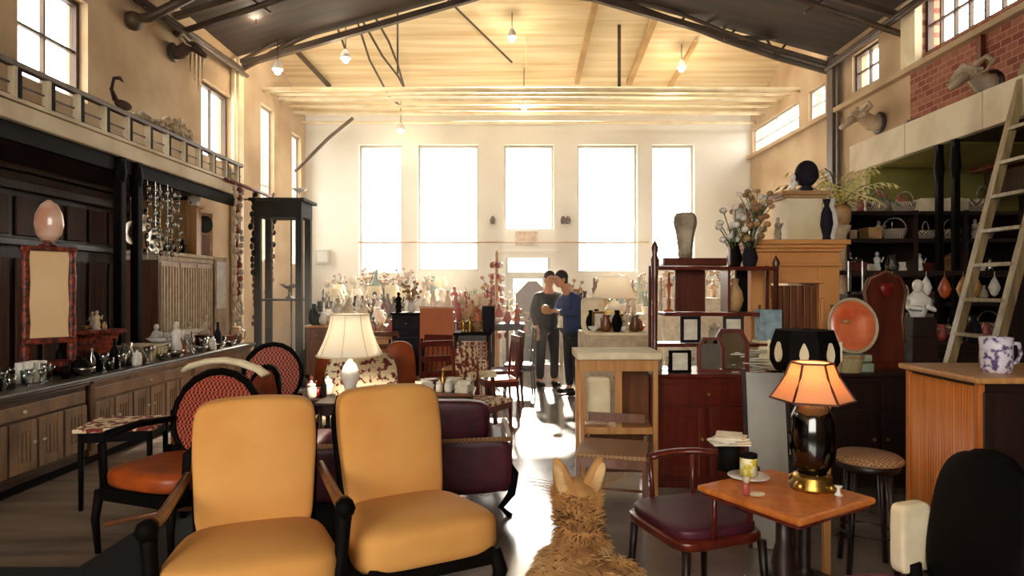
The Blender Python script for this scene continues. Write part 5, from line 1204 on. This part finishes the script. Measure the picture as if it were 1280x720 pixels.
# upright orange board and violin-red shape, tall tower of ornaments
t = thing('screen_board', 'upright orange board standing behind the red chairs in the middle of the hall', 'screen', (-.97, 8.25, 0))
MB().box(0,0,.12,.43,.04,1.12).build('panel', M['orangeboard'], t, .005); MB().box(0,0,1.24,.45,.06,.03).build('top_edge', M['honey'], t); 
for x in (-.17,.17): MB().box(x,0,0,.05,.3,.12).build('foot', M['honey'], t, .005)
t = thing('screen_board', 'plum coloured board with a pointed top at the far end of the aisle', 'screen', (.4, 12.5, 0))
MB().prism([(-.33,.1),(.33,.1),(.33,1.38),(.08,1.64),(-.08,1.64),(-.33,1.38)], .05).build('panel', M['plum'], t, .005)
for x in (-.22,.22): MB().box(x,0,0,.06,.34,.1).build('foot', M['darkwood'], t, .005)
t = thing('ornament_tower', 'tall slim rack strung with red and white ornaments left of the back door', 'rack', (-.26, 10.95, 0))
MB().lathe([(.2,0),(.18,.04),(.03,.06),(.03,2.1),(0,2.15)], n=12).build('pole', M['honey'], t)
for k in range(7):
    for j in range(5):
        a = 2*pi*j/5+k; r = .16-.012*k
        MB().tube([(0,0,.75+.2*k),(r*cos(a),r*sin(a),.74+.2*k)], .008, 4).ell(r*cos(a),r*sin(a),.69+.2*k,.04,.04,.055,6,5).build('ornament', M[['red','white','green','bone','pink'][(j+k)%5]], t)
# white easel panel
t = thing('easel_board', 'white slanted board with two dark marks beside the aisle console', 'board', (-.43, 8.75, 0))
MB().box(0,0,.62,.3,.03,.3,(RD(-10),0,0)).build('panel', M['white'], t, .004); MB().box(-.05,-.03,.7,.02,.01,.06,(RD(-10),0,0)).box(.08,-.03,.7,.02,.01,.06,(RD(-10),0,0)).build('mark', M['blackm'], t)
for x in (-.12,.12): MB().tube([(x,0,.64),(x*1.3,-.12,0)], .014, 4).build('leg', M['midwood'], t); 
MB().tube([(0,.03,.9),(0,.25,0)], .014, 4).build('prop', M['midwood'], t)
# dark red chest and white vase at the far end
table_at('console_table','dark chest at the foot of the plum board', 640,676,11.9,.62,'darkwood','deepred',.4,'chest',1,2,0)
scatter('on the dark chest below the plum board', rect(642,674,11.9,.4), .62, [('bouquet','pink',2,1),('figurine','bone',3,1)], 81)
table_at('console_table','small black stand at the far end of the aisle', 676,694,11.6,.62,'black','black',.35)
item('bouquet','white',(.66,11.77,.62),'',sc=1.0,sec=['green','creamcloth'],label='white vase of pale flowers on the small black stand at the aisle end')
o = MB().box(0,0,0,.32,.26,.26).box(0,0,.26,.34,.28,.03).build('storage_box', M['white'], loc=(.6,10.3,0), bevel=.01); tag(o, 'white box on the floor at the far end of the aisle', 'box')
for i, (x, w, m) in enumerate([(-.1,'left','tan'),(.88,'right','bone')]):
    o = MB().box(0,0,0,.26,.26,.8).build('plinth', M['grey'], loc=(x,14.5,0), bevel=.01); tag(o, f'pale square plinth on the {w} side of the back door', 'plinth')
    item('bouquet', m, (x, 14.5, .8), '', sc=1.5, sec=['grey' if False else 'green','white'], label=f'vase of pale flowers in front of the back door, {w} one')


# ================================================================ RIGHT OF THE AISLE, FAR
for i, (px0, px1, d, h, m, top, dep, cab, nd, lb) in enumerate([
   (736,812,6.6,1.04,'bone','creamcloth',.5,1,3,'cream dresser behind the honey stand, crowded with small wares'),
   (745,805,8.6,1.0,'midwood','honey',.5,1,3,'brown cabinet behind the cream dresser right of the aisle'),
   (735,840,11.0,1.05,'bone','bone',.6,0,0,'long pale table in front of the right back windows'),
   (820,930,12.8,1.3,'bone','bone',.6,1,4,'pale cupboard under the last back window')]):
    table_at('dresser' if cab else 'console_table', lb, px0, px1, d, h, m, top, dep, 'cabinet' if cab else 'table', cab, nd or 2, 0)
scatter('on the cream dresser behind the honey stand', rect(738,810,6.6), 1.04, [('figurine','bone',6,.9),('jug','midwood',4,.9),('vase','black',5,.9),('jar','orangeleather',4,.8),('bowl','white',3,.8),('picture_frame','brass',2,.8),('candlestick','bone',4,.8)], 91, .85)
scatter('on the brown cabinet right of the aisle', rect(747,803,8.6), 1.0, [('box','redwood',3,1.2),('figurine','tan',6,1.1),('bouquet','tan',3,1.1),('candlestick','darkwood',5,1.6),('jar','pink',3,1.1)], 92, .85, [(1.41,8.85,.34)])
scatter('on the long pale table by the right windows', rect(737,838,11.0,.6), 1.05, [('tall_vase','tan',7,1.3),('bouquet','midwood',6,1.5),('figurine','bone',8,1.4),('candlestick','midwood',6,1.7),('basket','wicker',3,1.3),('potted_plant','white',3,1.5)], 93, .8)
scatter('on the pale cupboard under the last window', rect(822,928,12.8,.6), 1.3, [('tall_vase','bone',6,1.4),('bouquet','bone',6,1.6),('figurine','tan',6,1.5)], 94, .85)
table_lamp('lamp with a wide pale cream shade right of the two people', ((765-640)*8.9/F+.02, 8.85, 1.0), SH_W, .2, .32, .3, .36, M['white'], [(.1,0),(.12,.02),(.14,.2),(.06,.3),(.02,.34),(.012,.5)], n=20)
o = MB().rbox(0,0,0,.28,.2,.4,8).build('white_canister', M['creamcloth'], loc=((741-640)*7.9/F, 7.9, .98)); tag(o, 'tall white canister standing on a crate right of the people', 'canister')
o = MB().box(0,0,0,.34,.3,.98).build('crate', M['bone'], loc=((741-640)*7.9/F, 7.9, 0), bevel=.01); tag(o, 'bone coloured crate under the tall white canister', 'crate')
# small wares at the person's feet
scatter('on the floor beside the blue sweatshirt person', (1.0,1.22,7.3,8.6), 0, [('vase','black',3,1.2),('figurine','white',3,1.2),('box','charcoal',2,1),('bowl','bone',2,1)], 95)
# ================================================================ PEOPLE AND THE ANIMAL
def skinmesh(name, nodes, m, parent=None, sub=1, root=0, smooth=True):
    """nodes: list of (parent index, (x,y,z), radius or (rx,ry))"""
    me = bpy.data.meshes.new(name)
    me.from_pydata([p for _, p, _ in nodes], [(a, i) for i, (a, _, _) in enumerate(nodes) if a is not None], [])
    me.materials.append(m); o = bpy.data.objects.new(name, me); C.objects.link(o)
    if parent: o.parent = parent
    md = o.modifiers.new('Skin', 'SKIN'); md.use_smooth_shade = True; md.branch_smoothing = .4
    if not me.skin_vertices: 
        bpy.context.view_layer.objects.active = o
    lay = me.skin_vertices[0].data if me.skin_vertices else me.attributes and None
    for i, (_, _, r) in enumerate(nodes):
        lay[i].radius = r if isinstance(r, tuple) else (r, r); lay[i].use_root = i == root
    s = o.modifiers.new('Subdivision', 'SUBSURF'); s.levels = sub; s.render_levels = sub+1
    return o
def person(label, loc, rz, hgt, top_m, leg_m, arms, hair_m, lean=0, headdir=(0,-.06), held=None, shoe=None):
    """faces local -Y. arms: for s=-1,+1 -> (elbow, wrist, hand dir)"""
    t = thing('person', label, 'person', loc, rz)
    k = hgt/1.75
    def S(p): return (p[0]*k, p[1]*k, p[2]*k)
    hx, hy = headdir
    N = [(None,(0,0,.95),(.1,.07)),(0,(0,.0,1.12),(.09,.07)),(1,(0,.01-lean,1.3),(.11,.07)),(2,(0,.0-lean*1.5,1.43),(.08,.06)),(3,(hx*.3,hy*.4-lean*1.7,1.52),(.052,.055)),
         (4,(hx*.7,hy-lean*1.8,1.6),(.07,.085)),(5,(hx,hy*1.2-lean*1.9,1.69),(.068,.085))]
    body = list(N); base = len(body)
    sweater = [(None,(0,0,.84),(.19,.15)),(0,(0,0,1.05),(.18,.14)),(1,(0,.01-lean,1.3),(.18,.13)),(2,(0,-lean*1.5,1.42),(.13,.1)),(3,(hx*.1,hy*.15-lean*1.6,1.475),(.066,.066))]
    for s, (el, wr, hd) in zip((-1,1), arms):
        sh = (s*.18,-lean*1.3,1.4)
        b = len(body); body += [(3,sh,(.05,.05)),(b,el,(.042,.042)),(b+1,wr,(.026,.03))]
        pm = tuple(wr[i]+hd[i]*.05 for i in range(3)); body.append((b+2,pm,(.036,.02)))
        for f in range(4):
            off = (f-1.5)*.02; ln = [.07,.08,.076,.06][f]
            a = (pm[0]+hd[0]*.035+off*(1-abs(hd[0])), pm[1]+hd[1]*.035+off*abs(hd[0]), pm[2]+hd[2]*.03)
            e = (a[0]+hd[0]*ln*.6, a[1]+hd[1]*ln*.6, a[2]+hd[2]*ln*.6-.01); g = (e[0]+hd[0]*ln*.3, e[1]+hd[1]*ln*.3, e[2]+hd[2]*ln*.3-.03)
            c = len(body); body += [(b+3,a,.009),(c,e,.009),(c+1,g,.007)]
        c = len(body); body += [(b+3,(pm[0]-s*.03,pm[1]-.01,pm[2]+.02),.011),(c,(pm[0]-s*.035+hd[0]*.03,pm[1]-.02+hd[1]*.03,pm[2]+.03),.009)]
        q = len(sweater); sweater += [(3,(s*.17,-lean*1.3,1.395),(.075,.075)),(q,el,(.062,.062)),(q+1,tuple(el[i]+(wr[i]-el[i])*.88 for i in range(3)),(.045,.045))]
    trou = [(None,(0,0,1.0),(.15,.12))]
    for s in (-1,1):
        b = len(body); body += [(0,(s*.1,0,.86),(.085,.09)),(b,(s*.11,-.01,.5),(.055,.058)),(b+1,(s*.115,.02,.1),(.036,.04)),(b+2,(s*.12,-.06,.045),(.035,.03)),(b+3,(s*.125,-.15,.03),(.032,.02))]
        q = len(trou); trou += [(0,(s*.1,0,.84),(.1,.105)),(q,(s*.11,-.01,.5),(.074,.076)),(q+1,(s*.115,.02,.1),(.06,.064))]
    for L_ in (body, sweater, trou):
        for i, (a, p, r) in enumerate(L_): L_[i] = (a, S(p), tuple(c*k for c in r) if isinstance(r, tuple) else r*k)
    skinmesh('body', body, M['skin'], t); skinmesh('sweatshirt', sweater, top_m, t); skinmesh('trousers', trou, leg_m, t)
    for s in (-1,1): MB().rbox(s*.122*k,-.05*k,0,.1*k,.28*k,.09*k,3,6,warp=lambda x,y,z:(x,y,z*(1 if y>0 else .75)-.0)).build('shoe', shoe or M['blackm'], t)
    hc = S((hx, hy*1.2-lean*1.9, 1.66))
    MB().ell(hc[0],hc[1]+.012*k,hc[2]+.025*k,.083*k,.1*k,.1*k,16,10).ell(hc[0],hc[1]+.045*k,hc[2]-.03*k,.075*k,.06*k,.08*k).build('hair', hair_m, t)
    f = MB().ell(hc[0],hc[1]-.03*k,hc[2]-.025*k,.07*k,.075*k,.1*k,14,10).ell(hc[0],hc[1]-.11*k,hc[2]-.03*k,.013*k,.02*k,.022*k); f.build('face', M['skin'], t)
    g = MB()
    for s in (-1,1): g.ell(hc[0]+s*.028*k,hc[1]-.1*k,hc[2]-.005*k,.011*k,.006*k,.007*k)
    g.build('eyes', M['blackm'], t); MB().ell(hc[0],hc[1]-.103*k,hc[2]-.065*k,.02*k,.006*k,.006*k).build('mouth', M['pink'], t)
    for s in (-1,1): MB().ell(hc[0]+s*.075*k,hc[1],hc[2]-.02*k,.012*k,.022*k,.03*k).build('ear', M['skin'], t)
    return t
# in a blue sweatshirt, facing left and holding an orange thing
person('person in navy blue sweatshirt and dark trousers looking down at an orange thing', (.86, 9.0, 0), RD(-62), 1.72, M['blue'], M['navy'],
   [((-.24,-.12,1.18),(-.05,-.33,1.2),(.7,-.7,0)),((.25,-.1,1.17),(.07,-.33,1.2),(-.7,-.7,0))], M['hair'], .04, (0,-.11), shoe=M['blackm'])
o = MB().lathe([(.03,0),(.055,.02),(.06,.06),(.05,.1),(.02,.12)], n=14).build('orange_ornament', M['honey'], loc=(.86-.4, 8.79, 1.15)); tag(o, 'small orange ornament held in front of the navy sweatshirt', 'ornament')
person('person dressed all in black standing just left of the navy sweatshirt, facing the camera', (.54, 9.75, 0), RD(15), 1.74, M['blackcloth'], M['blackcloth'],
   [((-.24,-.03,1.15),(-.2,-.1,.9),(0,-.2,-1)),((.24,-.06,1.15),(.12,-.28,1.12),(-.6,-.8,0))], M['hair'], .02, (0,-.06))

# furry animal seen from behind
t = thing('furry_animal', 'golden brown furry animal seen from behind in the aisle with two upright ears and whiskers', 'animal', (.27, 2.36, 0), RD(8))
E = [  # centre, radii (local)  y<0 towards the camera
 ((-.03,-.22,.36),(.2,.26,.2)), ((-.04,-.02,.36),(.17,.22,.21)), ((.0,.06,.5),(.095,.12,.14)), ((0,.1,.6),(.082,.085,.12)), ((0,.13,.69),(.082,.1,.075)), ((.01,.24,.66),(.045,.08,.045)),
 ((-.14,-.12,.42),(.1,.15,.11)), ((.1,-.1,.42),(.09,.14,.11)), ((-.1,.1,.2),(.055,.065,.2)), ((.08,.1,.2),(.055,.065,.2)), ((-.1,.13,.035),(.045,.08,.035)), ((.08,.13,.035),(.045,.08,.035)),
 ((-.15,-.36,.2),(.07,.1,.2)), ((.1,-.36,.2),(.07,.1,.2))]
mb = MB()
for c, r in E: mb.ell(*c, *r, 20, 14)
b = mb.build('body', M['fur'], t)
rm = b.modifiers.new('Remesh', 'REMESH'); rm.mode = 'VOXEL'; rm.voxel_size = .012; rm.use_smooth_shade = True
sm = b.modifiers.new('Smooth', 'SMOOTH'); sm.factor = .6; sm.iterations = 8
for s in (-1,1):
    e = MB().rbox(0,0,0,.08,.035,.19,3,10,warp=lambda x,y,z:(x*(1-.35*(z/.07)*(z>0)),y,z)); e.warp(lambda x,y,z:(x+s*.032+ s*z*.28, y+.1, z+.66)); e.build('ear', M['fur'], t)
    e = MB().rbox(0,0,0,.045,.02,.13,2.4,8); e.warp(lambda x,y,z:(x+s*.055+s*z*.28, y+.088, z+.70)); e.build('inner_ear', M['furlight'], t)
# fur tufts
rr = random.Random(2)
def tufts(name, m, n, zr, ln, seed):
    rr = random.Random(seed); q = MB(); cnt = 0
    while cnt < n:
        c, r = rr.choice(E[:10]); a, e = rr.uniform(0,2*pi), math.acos(rr.uniform(-1,1))
        d = (sin(e)*cos(a), sin(e)*sin(a), cos(e)); p = tuple(c[i]+d[i]*r[i] for i in range(3))
        if not (zr[0] < p[2] < zr[1]): continue
        if any(sum(((p[i]-c2[i])/r2[i])**2 for i in range(3)) < .93 for c2, r2 in E if c2 != c): continue
        cnt += 1; l = ln*rr.uniform(.6,1.4)
        up = .2 if p[2] > .6 else -.6
        t_ = [d[0]*.8+rr.uniform(-.25,.25), d[1]*.8+rr.uniform(-.25,.25), up*.8+d[2]*.4+rr.uniform(-.2,.2)]; nl = math.sqrt(sum(x*x for x in t_)); t_ = [x/nl for x in t_]
        p0 = tuple(p[i]-d[i]*.006 for i in range(3)); p1 = tuple(p0[i]+t_[i]*l*.5+d[i]*l*.12 for i in range(3)); p2 = tuple(p0[i]+t_[i]*l for i in range(3))
        q.tube([p0,p1,p2], [.0024,.0018,.0003], 3, cap=False)
    o = q.build(name, m, t); o['kind'] = 'stuff'; return o
tufts('fur', M['fur'], 9000, (.0,.72), .03, 1); tufts('pale_fur', M['furlight'], 8000, (.0,.56), .034, 2); tufts('dark_fur', M['furdark'], 1200, (.4,.66), .03, 3)
for s in (-1,1):
    q = MB()
    for k in range(9):
        z = .66+k*.008; q.tube([(s*.06,.2,z),(s*(.12+.01*k),.2-.01*k,z+.03+.01*(k%3)),(s*(.15+.02*(k%4)),.17,z+.04+.015*(k%4))], [.0014,.001,.0005], 3)
    q.ell(s*.058,.2,.68,.02,.02,.02,6,5).build('whisker_pad', M['fur'], t)
# ================================================================ CAMERA, SKY AND SUN
cam = bpy.data.cameras.new('camera'); cam.sensor_width = 36; cam.lens = 36*F/1280; cam.clip_start = .05; cam.clip_end = 200
co = bpy.data.objects.new('camera', cam); C.objects.link(co); co.location = (0,0,EYE); co.rotation_euler = (RD(90),0,0)
sc = bpy.context.scene; sc.camera = co
w = bpy.data.worlds.new('sky'); sc.world = w; w.use_nodes = True
bg = w.node_tree.nodes['Background']; bg.inputs[0].default_value = (1,.95,.86,1); bg.inputs[1].default_value = WS
def area(name, loc, rot, sx, sy, power, col=(1,.92,.78)):
    l = bpy.data.lights.new(name, 'AREA'); l.shape = 'RECTANGLE'; l.size = sx; l.size_y = sy; l.energy = power; l.color = col
    o = bpy.data.objects.new(name, l); C.objects.link(o); o.location = loc; o.rotation_euler = rot; return o
s = bpy.data.lights.new('sun', 'SUN'); s.energy = SUN; s.angle = RD(3); s.color = (1,.9,.72)
so = bpy.data.objects.new('sun', s); C.objects.link(so); so.rotation_euler = SUNROT
sc.view_settings.view_transform = 'Standard'; sc.view_settings.look = 'None'; sc.view_settings.exposure = EXPO; sc.view_settings.gamma = 1; sc.view_settings.use_curve_mapping = False
sc.cycles.use_denoising = True; sc.cycles.max_bounces = 7; sc.cycles.diffuse_bounces = 4; sc.cycles.transparent_max_bounces = 12; sc.cycles.sample_clamp_indirect = 6
if HAZE:
    m = bpy.data.materials.new('dusty_haze'); m.use_nodes = True; nt = m.node_tree; nt.nodes.remove(nt.nodes['Principled BSDF'])
    v = nt.nodes.new('ShaderNodeVolumeScatter'); v.inputs['Density'].default_value = HAZE; v.inputs['Anisotropy'].default_value = .3; v.inputs['Color'].default_value = (1,.95,.86,1)
    nt.links.new(v.outputs[0], nt.nodes['Material Output'].inputs['Volume'])
    o = MB().box(.375, 11.4, .02, 10.3, 7.1, 5.2).build('haze', m); o['kind'] = 'structure'; o.name = 'trim_haze'
    sc.cycles.volume_bounces = 1
